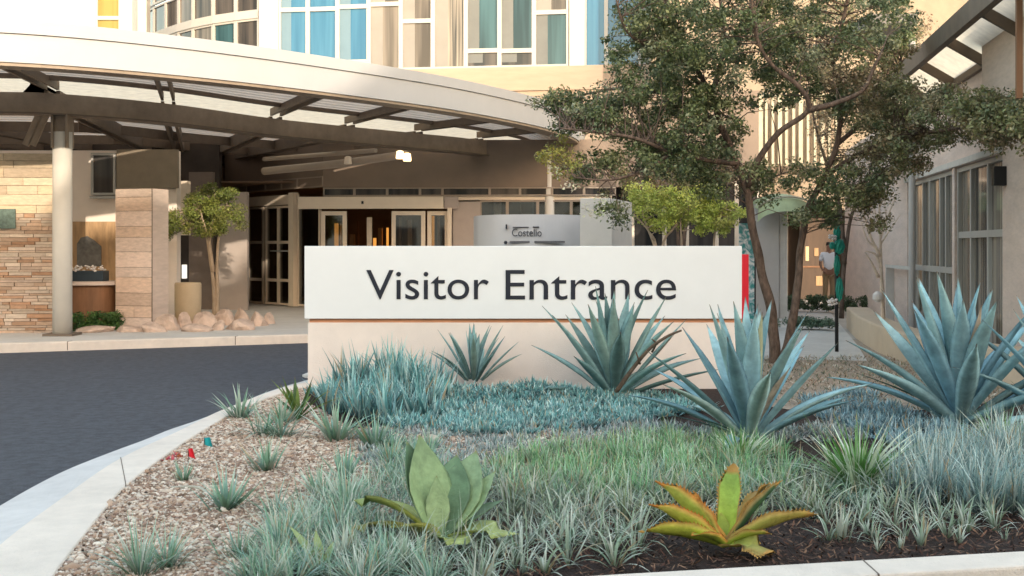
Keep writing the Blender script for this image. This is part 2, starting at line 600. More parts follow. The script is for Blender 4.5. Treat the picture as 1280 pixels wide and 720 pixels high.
# planted bed (soil) and its gravel part
front = [Vector((-3.2, 4.98)), Vector((-1.0, 5.43)), Vector((0.51, 5.77)), Vector((2.65, 6.21)), Vector((6.2, 6.95)), Vector((9.0, 7.5))]
bed = [(p.x, p.y) for p in inn] + [(3.2, 21.0), (12, 21.0), (12, 8.1)] + [(p.x, p.y) for p in reversed(front)][:-1]
m = MB(); m.sheet(bed, 0.0)
tag(m.build("planting_bed_soil", SOIL), kind="structure")
fk = MB()
o2 = [p + Vector((0.05, -0.26)) for p in front]
fk.ribbon(o2, front, -0.14, 0.035)
ko = fk.build("front_kerb", KERBC, bevel=0.015, loc=(2.6, 6.1, 0))
tag(ko, "straight pale concrete kerb in front of the mulch at the bottom right", "kerb")
jm = MB()
for X in (2.26 - 0.5, 4.7):
    yy = np.interp(X, [p.x for p in front], [p.y for p in front])
    jm.box(X - 0.004, X + 0.004, yy - 0.27, yy + 0.002, -0.02, 0.0365)
jm.build("joint", STEELD, ko)

gpoly = [(p.x, p.y) for p in inn if p.y < 14.2] + [(-2.2, 12.6), (-1.35, 10.4), (-0.9, 9.0), (-0.75, 7.6), (-0.95, 6.6), (-1.2, 5.45), (-2.6, 5.1)]
m = MB(); m.sheet(gpoly, 0.006)
tag(m.build("gravel_ground", GRAVB), kind="structure")
# pale granite ground right of the tree and the path
m = MB(); m.sheet([(2.3, 12.5), (2.9, 11.6), (4.0, 11.8), (5.3, 12.6), (6.5, 14), (7.2, 20.9), (3.3, 20.9), (2.6, 16)], 0.006)
tag(m.build("granite_ground", DGRAN), kind="structure")
m = MB(); m.sheet([(3.2, 20.95), (3.6, 17.2), (5.0, 16.9), (5.6, 19.4), (8.6, 33.0), (3.0, 33.0)], 0.012)
tag(m.build("path", CONC), kind="structure")
m = MB(); m.sheet([(3.0, 21.0), (14, 21.0), (14, 60), (3.0, 60)], -0.001)
tag(m.build("plaza", PAVE), kind="structure")

# far pavement with its kerb
fkp = [Vector((-60, 8.0)), Vector((-14, 16.95)), Vector((-8.06, 18.95)), Vector((-3.6, 20.95)), Vector((3.0, 21.9)), Vector((3.0 + .01, 22.0))]
kin = [p + Vector((-0.05, 0.18)) for p in fkp]
m = MB(); m.ribbon(fkp, kin, -0.14, 0.09)
kf = m.build("road_kerb", KERBC, bevel=0.015, loc=(-6, 19.9, 0))
tag(kf, "long white kerb along the far side of the road below the canopy column", "kerb")
m = MB()
for t in (0.2, 0.75):
    a = fkp[2].lerp(fkp[3], t)
    m.box(a.x - 0.006, a.x + 0.006, a.y - 0.003, a.y + 0.2, -0.05, 0.093)
m.build("joint", STEELD, kf)
m = MB(); m.sheet([(p.x, p.y) for p in kin] + [(3.0, 60), (-60, 60)], 0.075)
tag(m.build("pavement", CONC), kind="structure")

# =================================================================== SIGN
SY = 13.6
def SX(px): return (px - 640) / FPX * SY
def SZ(py): return EYE + (HOR - py) / FPX * SY
sg = thing("monument_sign", (SX(655), SY, 0), "long white visitor entrance sign on a peach plaster plinth", "sign")
m = MB(); m.box(SX(380.5), SX(927.5), SY, SY + 0.42, SZ(398.5), SZ(307.5)); m.build("sign_panel", WHITE, sg, bevel=0.006)
m = MB(); m.box(SX(384), SX(934), SY + 0.035, SY + 0.50, -0.1, SZ(403.5)); m.build("plinth", PLASTER, sg, bevel=0.01)
m = MB(); m.box(SX(386), SX(932), SY + 0.05, SY + 0.40, SZ(403.4), SZ(398.7)); m.build("shadow_joint", PEACHTRIM, sg)
m = MB(); m.box(SX(928), SX(937), SY + 0.05, SY + 0.38, SZ(402.5), SZ(318)); m.build("end_panel", RED, sg, bevel=0.004)

def text_letters(body, x0, x1, zbase, ztop, y, material, parent, name="letter", depth=0.008, capchar=None, weight=0.0):
    cu = bpy.data.curves.new("lettering", 'FONT')
    cu.body = body
    cu.size = 1.0
    cu.extrude = 0.02
    cu.offset = weight
    cu.resolution_u = 8
    ob = bpy.data.objects.new("lettering", cu)
    COL.objects.link(ob)
    bpy.context.view_layer.update()
    me = bpy.data.meshes.new_from_object(ob)
    bpy.data.objects.remove(ob)
    co = np.array([v.co for v in me.vertices])
    # connected pieces
    par = list(range(len(co)))
    def find(a):
        while par[a] != a:
            par[a] = par[par[a]]; a = par[a]
        return a
    for e in me.edges:
        a, b = find(e.vertices[0]), find(e.vertices[1])
        par[a] = b
    comp = {}
    for i in range(len(co)): comp.setdefault(find(i), []).append(i)
    pieces = sorted(comp.values(), key=lambda l: co[l, 0].min())
    groups = []
    for l in pieces:
        a, b = co[l, 0].min(), co[l, 0].max()
        if groups and a < groups[-1][1] - 0.5 * min(b - a, groups[-1][1] - groups[-1][0]):
            groups[-1][2].extend(l); groups[-1][1] = max(groups[-1][1], b)
        else:
            groups.append([a, b, list(l)])
    X0, X1 = co[:, 0].min(), co[:, 0].max()
    g0 = groups[0][2]
    Z0, Z1 = co[g0, 1].min(), co[g0, 1].max()
    W = np.zeros_like(co)
    W[:, 0] = x0 + (co[:, 0] - X0) / (X1 - X0) * (x1 - x0)
    W[:, 2] = zbase + (co[:, 1] - Z0) / (Z1 - Z0) * (ztop - zbase)
    W[:, 1] = y - depth * (co[:, 2] - co[:, 2].min()) / max(1e-6, (co[:, 2].max() - co[:, 2].min()))
    faces = [tuple(p.vertices) for p in me.polygons]
    res = []
    for a, b, l in groups:
        idx = {v: k for k, v in enumerate(l)}
        fs = [tuple(idx[v] for v in f) for f in faces if f[0] in idx]
        res.append(mesh_np(name, W[l], fs, material, parent))
    bpy.data.meshes.remove(me)
    return res

text_letters("Visitor", SX(458), SX(611), SZ(374.2), SZ(337.5), SY - 0.001, INK, sg)
text_letters("Entrance", SX(632), SX(845), SZ(374.2), SZ(337.5), SY - 0.001, INK, sg)

# =================================================================== CANOPY
fas = spline([(-30, 19.5), (-20, 17.2), (-12.5, 16.6), (-9.6, 16.7), (-7.28, 17.06), (-5.37, 18.2), (-3.25, 20.3), (-0.86, 23.4), (1.1, 27.4), (1.9, 31.5), (2.0, 36)], 8)
fas = [Vector((p.x, p.y)) for p in fas]
bea = spline([(-30, 23.2), (-20, 20.9), (-12.5, 20.3), (-9.0, 20.62), (-7.83, 20.95), (-6.4, 22.4), (-4.9, 25.0), (-2.6, 27.7), (-1.08, 29.5), (0.2, 32.2), (0.7, 36)], 8)
bea = [Vector((p.x, p.y)) for p in bea]
def offs(line, d):
    """positive d = towards inside (left of travel)"""
    o = []
    for i, p in enumerate(line):
        t = (line[min(i + 1, len(line) - 1)] - line[max(i - 1, 0)]).normalized()
        o.append(p + Vector((-t.y, t.x)) * d)
    return o
cn = thing("entrance_canopy", (-6, 22, 0), "large curved porte-cochere roof with cream fascia over the drop-off", "canopy")
FB, FT = 4.25, 4.65
m = MB(); m.ribbon(fas, offs(fas, 0.35), FB, FT); m.build("fascia", FASCIA, cn)
m = MB(); m.ribbon(offs(fas, -0.03), offs(fas, 0.5), FT + 0.012, FT + 0.20); m.build("coping", FASCIA, cn)
m = MB(); m.ribbon(offs(fas, 0.02), offs(fas, 0.4), FT + 0.001, FT + 0.011); m.build("seam", CONC, cn)
m = MB(); m.ribbon(offs(fas, 0.03), offs(fas, 0.42), FB - 0.05, FB - 0.003); m.build("drip_edge", STEEL, cn)
# curved box beam
m = MB(); m.ribbon(offs(bea, -0.14), offs(bea, 0.14), 3.93, 4.27); m.build("ring_beam", STEEL, cn)
m = MB(); m.ribbon(offs(bea, -0.20), offs(bea, 0.20), 3.90, 3.927); m.build("beam_flange", STEELD, cn)
# outer soffit: corrugated
def corr(A, B, z, nper, name, material, amp=0.02, zB=None):
    zB = z if zB is None else zB
    mm = MB()
    n = len(A)
    for j in range(nper):
        for (t0, t1, dz) in ((j / nper, (j + 0.5) / nper, 0), ((j + 0.5) / nper, (j + 1) / nper, amp)):
            a = [A[i].lerp(B[i], t0) for i in range(n)]
            b = [A[i].lerp(B[i], t1) for i in range(n)]
            za, zb_ = z + (zB - z) * t0 + dz, z + (zB - z) * t1 + dz
            mm.strip([(p.x, p.y, za) for p in a], [(p.x, p.y, zb_) for p in b])
            if dz == 0:
                mm.strip([(p.x, p.y, zb_) for p in b], [(p.x, p.y, zb_ + amp) for p in b])
            else:
                mm.strip([(p.x, p.y, zb_) for p in b], [(p.x, p.y, zb_ - amp) for p in b])
    return mm.build(name, material, cn)
A = offs(fas, 0.36)
Bm = [A[i].lerp(bea[i], 0.80) for i in range(len(A))]
corr(A, Bm, 4.50, 10, "soffit_deck", DECK, 0.015)
m = MB(); m.ribbon([A[i].lerp(bea[i], 0.80) for i in range(len(A))], [A[i].lerp(bea[i], 0.835) for i in range(len(A))], 4.44, 4.56); m.build("purlin", STEELD, cn)
Sk0 = [A[i].lerp(bea[i], 0.84) for i in range(len(A))]
Sk1 = offs(bea, 3.0)
m = MB(); m.strip([(p.x, p.y, 4.60) for p in Sk0], [(p.x, p.y, 4.60) for p in Sk1]); m.build("skylight_strip", SKYL, cn)
# inner deck, sloping gently to the entrance
C0 = Vector((-10.5, 38.5))
inn2 = [bea[i].lerp(C0, 0.97) for i in range(len(bea))]
B1 = offs(bea, 2.2)
mid = [B1[i].lerp(inn2[i], 0.55) for i in range(len(B1))]
corr(B1, mid, 4.34, 16, "inner_deck", DECK, 0.03, 4.36)
m = MB(); m.strip([(p.x, p.y, 4.37) for p in mid], [(p.x, p.y, 4.3) for p in inn2]); m.build("inner_soffit", SOFF, cn)
# roof skin on top
m = MB(); m.strip([(p.x, p.y, 4.74) for p in offs(fas, 0.4)], [(p.x, p.y, 4.66) for p in offs(fas, 1.2)])
m.build("roof_edge_skin", DECK, cn)
m = MB(); m.strip([(p.x, p.y, 4.66) for p in mid], [(p.x, p.y, 4.62) for p in inn2]); m.build("roof_skin", DECK, cn)
# radial rafters, in pairs
def beam_hit(px):
    k = (px - 640) / FPX
    for i in range(len(bea) - 1):
        a, b = bea[i], bea[i + 1]
        fa, fb = a.x - k * a.y, b.x - k * b.y
        if fa <= 0 <= fb: return a.lerp(b, -fa / (fb - fa))
hits = [Vector((-11.6, 20.75)), Vector((-14.6, 20.8)), beam_hit(65), beam_hit(210), beam_hit(345), beam_hit(437), beam_hit(523), beam_hit(600), beam_hit(655)]
for h in hits[:]:
    fp = min(fas, key=lambda p: abs((p - h).normalized().dot((h - C0).normalized()) - 1))
    d = (fp - C0).normalized()
    sd = Vector((-d.y, d.x))
    ins = h.lerp(C0, 0.82)
    m = MB()
    for q in (-0.10, 0.10):
        a = fp - d * 0.42 + sd * q
        b = h + sd * q
        c = ins + sd * q
        m.bar((a.x, a.y, 4.42), (b.x, b.y, 4.42), 0.05, 0.15)
        m.bar((b.x, b.y, 4.20), (c.x, c.y, 4.22), 0.06, 0.27)
    m.build("rafter", STEELD, cn)
# ring purlins inside
for t in (0.22, 0.42):
    L1 = [B1[i].lerp(inn2[i], t) for i in range(8, len(B1))]
    m = MB(); m.ribbon(offs(L1, -0.05), offs(L1, 0.05), 4.12, 4.33); m.build("ring_purlin", STEELD, cn)
# columns
def column(x, y, r, ztop, saddle=True, z0=0.08, lamp=False):
    m = MB(); m.tube([(x, y, z0 + 0.02), (x, y, ztop)], r, 28)
    c = m.build("column", COLM, cn, smooth=False)
    for p in c.data.polygons: p.use_smooth = len(p.vertices) == 4
    m = MB(); m.box(x - r * 1.55, x + r * 1.55, y - r * 1.5, y + r * 1.5, z0 - 0.02, z0 + 0.035); m.build("base_plate", STEELD, c)
    if saddle:
        m = MB()
        for q in (-1, 1):
            m.box(x + q * r * 0.75 - 0.02, x + q * r * 0.75 + 0.02, y - 0.16, y + 0.16, ztop - 0.28, 3.915)
        m.box(x - r * 0.6, x + r * 0.6, y - 0.1, y + 0.1, ztop, 3.915)
        m.build("saddle_bracket", STEEL, c)
    return c
p = beam_hit(78)
column(p.x, p.y, 0.165, 3.62)
column(-14.5, 20.8, 0.165, 3.62)
p = beam_hit(659); column(p.x, p.y, 0.18, 3.7)
p = beam_hit(622); column(p.x + .0, p.y - .2, 0.10, 3.85, False)
column(at(687, 300, 30).x, 30, 0.13, 3.95, False)
# brace left of the column and tube rail with spot lamps under the deck
m = MB()
for q in (0, 0.12):
    m.bar((at(32, 0, 21.3).x + q, 21.3, 3.42), (at(50, 0, 21.3).x + q, 21.3, 4.0), 0.05, 0.12)
m.build("knee_brace", STEEL, cn)
rail = [at(330, 214, 27), at(420, 205, 25.6), at(508, 193, 24.4)]
m = MB(); m.tube(spline(rail, 6), 0.085, 12); rl = m.build("light_rail", DARKF, cn, smooth=True)
m = MB(); m.tube([at(330, 199, 28), at(470, 188, 25.5)], 0.05, 10); m.build("conduit", DARKF, cn)
for (px, py, Y) in ((435, 200, 25.2), (500, 193, 24.3), (509, 196, 24.3)):
    c = at(px, py, Y)
    m = MB(); m.lathe((c.x, c.y, c.z - 0.09), [(0.03, 0.17), (0.07, 0.15), (0.085, 0.02), (0.075, 0.0)], 16)
    m.build("spot_lamp", WARML if px > 490 else CREAMF, rl, smooth=True)
# =================================================================== LEFT STONE WALLS
PAL = [(0.52, 0.37, 0.27), (0.56, 0.44, 0.34), (0.47, 0.30, 0.20), (0.58, 0.48, 0.39), (0.45, 0.27, 0.17), (0.55, 0.42, 0.33), (0.60, 0.50, 0.41), (0.57, 0.45, 0.37)]
PALP = [(0.62, 0.50, 0.36), (0.60, 0.47, 0.33), (0.66, 0.54, 0.40), (0.58, 0.46, 0.34)]  # paler palette puts the sunlit wash into the upper stone's colour
YW = 21.6
F = Facade((-22, YW - 1.6), (at(66, 0, YW).x, YW))
sw = thing("stone_wall", (-12, YW - 0.6, 0), "stacked orange sandstone wall with a pale sunlit top at the far left", "stone wall")
m = MB(); ashlar(F, m, F.L - 4.6, F.L, 0.0, 0.07, 2.22, PAL, 0.035, 0.08, 0.12, 0.5)
m.build("stone_courses", STONE, sw)
m = MB(); ashlar(F, m, F.L - 4.6, F.L, 0.0, 2.22, 3.30, PALP, 0.12, 0.2, 0.5, 1.1, jit=0.008)
m.build("limestone_courses", STONE, sw)
m = MB(); F.box(m, F.L - 4.6, F.L, -0.5, -0.14, 0.07, 3.28); m.build("wall_core", PINKST, sw)
m = MB(); F.box(m, F.L - 0.97, F.L - 0.63, 0.035, 0.06, 1.95, 2.3); m.build("picture_tile", mat("slate_green_tile", (0.10, 0.15, 0.13), 0.5, 0.5, 14), sw)

# service kiosk behind: back wall, counter
kx0, kx1 = at(86, 0, 25).x, at(147, 0, 25).x
kw = thing("kiosk_wall", (-9.3, 25.2, 0), "pale wall with a small dark window and an arched tan mural behind the column", "wall")
m = MB(); m.box(-11.5, at(221, 0, 25.2).x, 25.2, 25.5, 0.07, at(0, 188, 25.2).z); m.build("wall", PLASTER, kw)
m = MB(); m.box(at(146, 0, 25.1).x, at(221, 0, 25.1).x + .02, 25.08, 25.19, at(0, 235, 25.1).z, at(0, 188, 25.2).z + .01); m.build("grey_panel", mat("olive_panel", (0.25, 0.205, 0.155), 0.8, 0.1, 4), kw)
Fk = Facade((-12, 25.18), (0, 25.18))
Fk.window(kw, Fk.s(115), Fk.s(146), at(0, 244, 25.1).z, at(0, 191, 25.1).z, 0.05, GL_DARK, FRAME, 0.0, 0.08)
m = MB(); m.box(at(112, 0, 25).x, at(147, 0, 25).x, 25.0, 25.19, at(0, 248, 25).z, at(0, 245, 25).z); m.build("window_sill", FRAME, kw)
m = MB(); m.box(at(86, 0, 25).x, at(144, 0, 25).x, 25.1, 25.19, at(0, 356, 25.1).z, at(0, 277, 25.1).z)
m.build("mural", TANW, kw)
m = MB()   # arched slate stone set in the mural
prof = [(96, 333), (96, 305), (101, 297), (109, 295), (117, 300), (126, 308), (126, 333)]
pts = [at(a, b, 25.06) for a, b in prof]
pb = [Vector((p.x, p.y + 0.035, p.z)) for p in pts]
m.add(pts + pb, [tuple(range(7))] + [(i, (i + 1) % 7, (i + 1) % 7 + 7, i + 7) for i in range(7)])
m.build("slate_inset", mat("slate", (0.16, 0.155, 0.15), 0.7, 0.35, 10), kw)
# counter
ct = thing("service_counter", (-8.5, 22.9, 0), "curved wooden counter with a pale stone top beside the column", "counter")
arc = [Vector((at(80, 0, 22.9).x, 22.35)), Vector((at(120, 0, 22.9).x, 22.4)), Vector((at(140, 0, 22.9).x, 22.55)), Vector((at(152, 0, 23).x, 22.9)), Vector((at(156, 0, 23.3).x, 23.4))]
arc = spline(arc, 5)
m = MB(); m.ribbon(arc, offs(arc, 0.6), 0.9, 0.97); m.build("counter_top", PINKST, ct)
m = MB(); m.ribbon(offs(arc, 0.09), offs(arc, 0.16), 0.08, 0.895); m.build("front_panel", WOOD, ct)
# flower box on the counter
fb = thing("flower_box", (at(108, 0, 22.7).x, 22.7, 0.97), "dark navy box of small white blossoms standing on the counter", "planter box")
m = MB(); m.box(at(86, 0, 22.7).x, at(131, 0, 22.7).x, 22.6, 22.95, 0.972, 1.17); m.build("box", NAVYB, fb, bevel=0.01)
V, Fc = [], []
m = MB()
for i in range(46):
    c = Vector((random.uniform(at(88, 0, 22.7).x, at(129, 0, 22.7).x), random.uniform(22.56, 22.9), 1.16 + random.uniform(0, 0.10)))
    r = random.uniform(0.016, 0.03)
    m.lathe((c.x, c.y, c.z), [(r * .3, -r * .6), (r, 0), (r * .8, r * .6), (r * .2, r * .9)], 6)
m.build("blossoms", PUFF, fb)

# stone pier, and wall return
Fp = Facade((at(143, 0, 22.6).x, 22.75), (at(191, 0, 22.5).x, 22.5))
pr = thing("stone_pier", (at(165, 0, 22.6).x, 22.7, 0), "tall square pink limestone pier between the counter and the small tree", "pier")
m = MB(); Fp.box(m, 0, Fp.L, -0.5, 0, 0.05, at(0, 236, 22.6).z); m.build("shaft", PINKST, pr)
m = MB(); PK = [(0.66, 0.53, 0.46), (0.68, 0.55, 0.48), (0.64, 0.51, 0.43), (0.66, 0.50, 0.40)]
ashlar(Fp, m, 0, Fp.L, 0.05, 0.07, at(0, 236, 22.6).z, PK, 0.18, 0.3, 0.9, 1.6, depth=0.04, jit=0.001)
m.build("stone_facing", STONE, pr)
bw = thing("brown_wall", (at(210, 0, 25), 0, 0)[0], "brown shaded wall behind the beige cylinder planter", "wall")
Y0 = 24.6
m = MB(); m.box(at(188, 0, Y0).x, at(229, 0, Y0).x, Y0, Y0 + 0.3, 0.07, at(0, 238, Y0).z); m.build("wall", mat("brown_stone_wall", (0.36, 0.25, 0.18), 0.85, 0.12, 4, 0.3, 40, stretch=(1, 1, 5)), bw)
bw.location = (0, 0, 0)
m = MB(); m.box(at(195, 0, Y0).x, at(218, 0, Y0).x, Y0 - 0.03, Y0 - 0.002, 0.12, at(0, 358, Y0).z); m.build("dark_niche", STEELD, bw)
m = MB(); m.box(at(222, 0, Y0).x, at(226, 0, Y0).x, Y0 - 0.06, Y0 - 0.003, 0.1, at(0, 300, Y0).z); m.build("timber_post", WOOD, bw)
# grey wing wall left of the doors + dark recess with a light
gw = thing("grey_wing_wall", (at(292, 0, 29.5).x, 29.5, 0), "plain grey-taupe wall slab right of the small round tree", "wall")
m = MB(); m.box(at(273, 0, 29.5).x, at(309, 0, 29.5).x, 29.5, 29.7, 0.07, at(0, 240, 29.5).z); m.build("wall", TAUPE, gw)
rc = thing("recess_wall", (-8.3, 31, 0), "dark recess with a slim white wall light behind the small tree", "wall")
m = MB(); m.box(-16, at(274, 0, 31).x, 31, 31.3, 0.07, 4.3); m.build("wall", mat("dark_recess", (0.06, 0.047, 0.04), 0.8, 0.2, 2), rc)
m = MB(); m.box(at(228, 0, 30.9).x, at(232.5, 0, 30.9).x, 30.85, 30.995, at(0, 348, 30.9).z, at(0, 331, 30.9).z); m.build("wall_light", mat("white_lamp", (0.9, 0.9, 0.85), 0.4, 0, emit=(1, 0.95, 0.85), estr=1.2), rc)
m = MB(); m.box(at(222, 0, 28).x, at(234, 0, 28).x, 28, 28.3, 1.9, at(0, 226, 28).z)
pp = m.build("pale_post", CREAMF, rc)
m = MB(); m.box(at(236, 0, 29.8).x, at(266, 0, 29.8).x, 29.8, 30.0, 0.07, at(0, 215, 29.8).z); m.build("dark_partition", mat("dark_partition", (0.2, 0.16, 0.14), 0.8, 0.1), rc)

# beige cylinder planter
p = at(235, 0, 24.0)
cp = MB(); cp.lathe((p.x, 24.0, 0.08), [(0.20, 0), (0.255, 0.02), (0.262, 0.4), (0.262, 0.80), (0.245, 0.83), (0.215, 0.83), (0.21, 0.76)], 36)
o = cp.build("cylinder_planter", BEIGEP, smooth=False, loc=(p.x, 24, 0.08))
for q in o.data.polygons: q.use_smooth = len(q.vertices) == 4
tag(o, "smooth beige cylinder planter standing among the boulders", "planter")

# boulders
def rock(px, py, Y, w, h, label, seed):
    rr = random.Random(seed)
    c = at(px, py, Y)
    import bmesh
    bm = bmesh.new()
    bmesh.ops.create_icosphere(bm, subdivisions=3, radius=1)
    dirs = [Vector((rr.gauss(0, 1), rr.gauss(0, 1), rr.gauss(0, .8))).normalized() for _ in range(8)]
    offr = [rr.uniform(0.45, 0.82) for _ in dirs]
    for v in bm.verts:
        co = v.co.normalized()
        r = 1.0
        for d, o_ in zip(dirs, offr):
            k = co.dot(d)
            if k > 0: r = min(r, o_ / k)
        r *= 1 + 0.10 * mnoise.noise(co * 2.5 + Vector((seed, 0, 0))) + 0.05 * mnoise.noise(co * 7 + Vector((seed, 5, 0)))
        v.co = Vector((co.x * r * w * 0.5, co.y * r * w * 0.42, max(-0.15, co.z * r) * h))
    me = bpy.data.meshes.new("boulder")
    bm.to_mesh(me); bm.free()
    me.materials.append(ROCK)
    o = bpy.data.objects.new("boulder", me)
    COL.objects.link(o)
    o.location = (c.x, Y, 0.08)
    o.rotation_euler.z = rr.uniform(-.4, .4)
    tag(o, label, "boulder", "sandstone boulders along the far kerb")
RK = [
 (122, 0, 21.9, 0.9, 0.10, "low flat slab of pink sandstone right beside the column base"),
 (160, 0, 22.0, 0.75, 0.20, "low boulder at the foot of the limestone pier"),
 (205, 0, 23.6, 0.42, 0.34, "squarish pale boulder under the dark wall niche"),
 (212, 0, 22.4, 0.75, 0.30, "broad rounded boulder in front of the cylinder planter"),
 (233, 0, 22.9, 0.36, 0.33, "darker red boulder directly in front of the cylinder planter"),
 (190, 0, 21.8, 0.55, 0.18, "small low boulder close to the kerb, left of the broad rounded one"),
 (256, 0, 23.2, 0.60, 0.30, "long pale boulder right of the cylinder planter"),
 (247, 0, 22.0, 0.62, 0.16, "flat boulder nearest the kerb below the cylinder planter"),
 (279, 0, 23.8, 0.50, 0.34, "boulder just right of the small tree trunk"),
 (299, 0, 22.5, 0.80, 0.25, "wide tan boulder in the middle of the right boulder group"),
 (272, 0, 22.3, 0.36, 0.20, "small brown cube-like boulder in front of the tree trunk"),
 (322, 0, 23.6, 0.62, 0.40, "tall tapered boulder at the right end of the row by the doors"),
 (300, 0, 24.4, 0.44, 0.30, "boulder half hidden behind the wide tan one"),
 (338, 0, 24.2, 0.32, 0.24, "last small boulder next to the door paving")]
for i, (px, py, Y, w, h, lb) in enumerate(RK): rock(px, 400, Y, w, h, lb, i * 7 + 3)

# =================================================================== ENTRANCE BUILDING
en = thing("entrance_building", (-1, 30, 0), "shaded glass entrance front with cream sliding doors under the canopy", "building")
FA = Facade((at(308, 0, 33.0).x, 33.0), (at(404, 0, 30.2).x, 30.2))
FB_ = Facade((at(404, 0, 30.2).x, 30.2), (at(760, 0, 29.8).x, 29.8))
# bulkhead
m = MB(); FA.box(m, -1.2, FA.L, -0.3, 0, at(0, 240, 33).z, 4.3); FB_.box(m, 0.002, FB_.L + 3, -0.3, 0.0, 3.12, 4.3)
m.build("bulkhead", BULK, en)
# transoms on B
def zB(py): return FB_.z(500, py)
sB = FB_.s
edges = [404, 443, 484, 525, 553, 612, 650, 690, 730, 770]
for i in range(len(edges) - 1):
    FB_.window(en, sB(edges[i]), sB(edges[i + 1]), 2.90, 3.115, 0.03, GL_DARK if i not in (5, 6) else GL_GREY, DARKF, -0.06, 0.08, name="transom_window")
# header (cream) with sensor
m = MB(); FB_.box(m, sB(374), sB(555), 0.0, 0.12, zB(261), zB(246)); h = m.build("door_header", CREAMF, en)
m = MB(); FB_.box(m, sB(453), sB(455.5), 0.12, 0.14, zB(255), zB(251.5)); m.build("door_sensor", BLACK, h)
m = MB(); FB_.box(m, sB(556), sB(573), 0.0, 0.10, zB(261), zB(246)); m.build("outlet_box", TAUPE, en)
m = MB(); FB_.box(m, sB(404), sB(760), -0.12, -0.06, 2.80, 2.898); m.build("ledge", CREAMF, en)
# sliding door leaves
def leaf(px0, px1, d, name="sliding_door"):
    w = FB_.window(en, sB(px0), sB(px1), 0.09, zB(264), 0.10, GL_CLEAR, CREAMF, d, 0.06, name=name)
    return w
leaf(402, 434, 0.02); leaf(490, 532, 0.02); leaf(534, 561, -0.06, "side_panel")
m = MB(); FB_.box(m, sB(455), sB(461), -0.5, -0.4, 0.09, zB(271)); m.build("inner_post", CREAMF, en)
m = MB(); FB_.box(m, sB(560), sB(565), -0.02, 0.14, 0.09, zB(260)); m.build("door_jamb", CREAMF, en)
m = MB(); FB_.box(m, sB(566), sB(600), -0.10, -0.02, 0.09, 2.76); m.build("grey_infill", TAUPE, en)
# right bays: dark glass
for a, b in ((600, 634), (634, 672), (672, 714), (714, 760)):
    FB_.window(en, sB(a), sB(b), 0.09, 2.79, 0.035, GL_CLEAR, DARKF, -0.1, 0.08)
# wing A
def zA(px, py): return FA.z(px, py)
sA = FA.s
ea = [308, 332, 352, 372, 404]
for i in range(4):
    FA.window(en, sA(ea[i]), sA(ea[i + 1]) , zA(340, 238), zA(340, 241) + 0.34, 0.03, GL_DARK, DARKF, -0.06, 0.08, name="transom_window")
m = MB(); FA.box(m, sA(308), sA(374), 0, 0.08, zA(340, 257), zA(340, 245)); m.build("door_header", CREAMF, en)
for a, b in ((312, 331), (334, 350), (350, 366), (374, 402)):
    FA.window(en, sA(a), sA(b), 0.10, zA(340, 258), 0.055, GL_CLEAR, CREAMF if a > 330 else DARKF, 0.0, 0.06, rails=(0.75, 1.75) if a < 374 else (), name="side_door")
m = MB(); FA.box(m, sA(367), sA(373), 0.0, 0.16, 0.09, zA(370, 241)); m.build("door_jamb", CREAMF, en)
m = MB(); FA.box(m, sA(343), sA(372), 0.10, 0.13, zA(355, 314.5), zA(355, 313)); m.build("push_bar", FRAME, en)
# interior
it = MB()
it.box(-9, 6, 37.5, 37.7, 0.05, 4.2); it.box(-9.2, -9.0, 31, 37.5, 0.05, 4.2)
it.box(5.8, 6.0, 30.5, 37.5, 0.05, 4.2)
it.build("lobby_wall", INTER, en)
it = MB(); it.box(-9, 6, 31.2, 37.5, 3.3, 3.34); it.build("lobby_ceiling", INTER, en)
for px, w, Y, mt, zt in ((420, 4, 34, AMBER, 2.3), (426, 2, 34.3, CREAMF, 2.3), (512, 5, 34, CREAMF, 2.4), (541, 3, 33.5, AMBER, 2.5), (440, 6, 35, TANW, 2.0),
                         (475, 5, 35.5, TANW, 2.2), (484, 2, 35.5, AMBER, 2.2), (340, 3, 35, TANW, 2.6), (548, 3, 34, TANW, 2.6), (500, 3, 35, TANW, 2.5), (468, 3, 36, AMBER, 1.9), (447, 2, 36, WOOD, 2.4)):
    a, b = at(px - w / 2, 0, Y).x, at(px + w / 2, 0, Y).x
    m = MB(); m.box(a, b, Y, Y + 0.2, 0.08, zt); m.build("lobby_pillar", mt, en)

# grey curved wall sign
ws = thing("curved_wall_sign", (0.4, 22, 0), "curved grey wall sign with small dark lettering behind the main sign", "sign")
arc = [at(592, 0, 23.4).to_2d(), at(598, 0, 22.8).to_2d(), at(612, 0, 22.35).to_2d(), at(632, 0, 22.1).to_2d(), at(665, 0, 22.0).to_2d(), at(700, 0, 22.15).to_2d(), at(728, 0, 22.5).to_2d()]
arc = spline(arc, 8)
m = MB(); m.ribbon(arc, offs(arc, 0.16), 0.0, at(0, 268, 22).z); m.build("wall", GREYSIGN, ws)
yS = 21.985
text_letters("Costello", at(640, 0, 22).x, at(677, 0, 22).x, at(0, 295.5, 22).z, at(0, 286, 22).z, yS, INK, ws, depth=0.006)
m = MB()
m.box(at(632, 0, 22).x, at(634, 0, 22).x, 21.99, 22.11, at(0, 286, 22).z, at(0, 280.5, 22).z)
m.build("mark", INK, ws)
m = MB()
m.box(at(641, 0, 22).x, at(661, 0, 22).x, yS - 0.003, 22.03, at(0, 284.6, 22).z, at(0, 283.6, 22).z)
m.box(at(666, 0, 22).x, at(674, 0, 22).x, yS - 0.003, 22.03, at(0, 284.6, 22).z, at(0, 283.2, 22).z)
m.build("small_lettering", INK, ws)
m = MB(); m.lathe((at(632, 0, 22).x, 22.03, at(0, 303, 22).z), [(0.02, -0.03), (0.035, 0), (0.02, 0.03)], 10); m.build("mark", INK, ws)
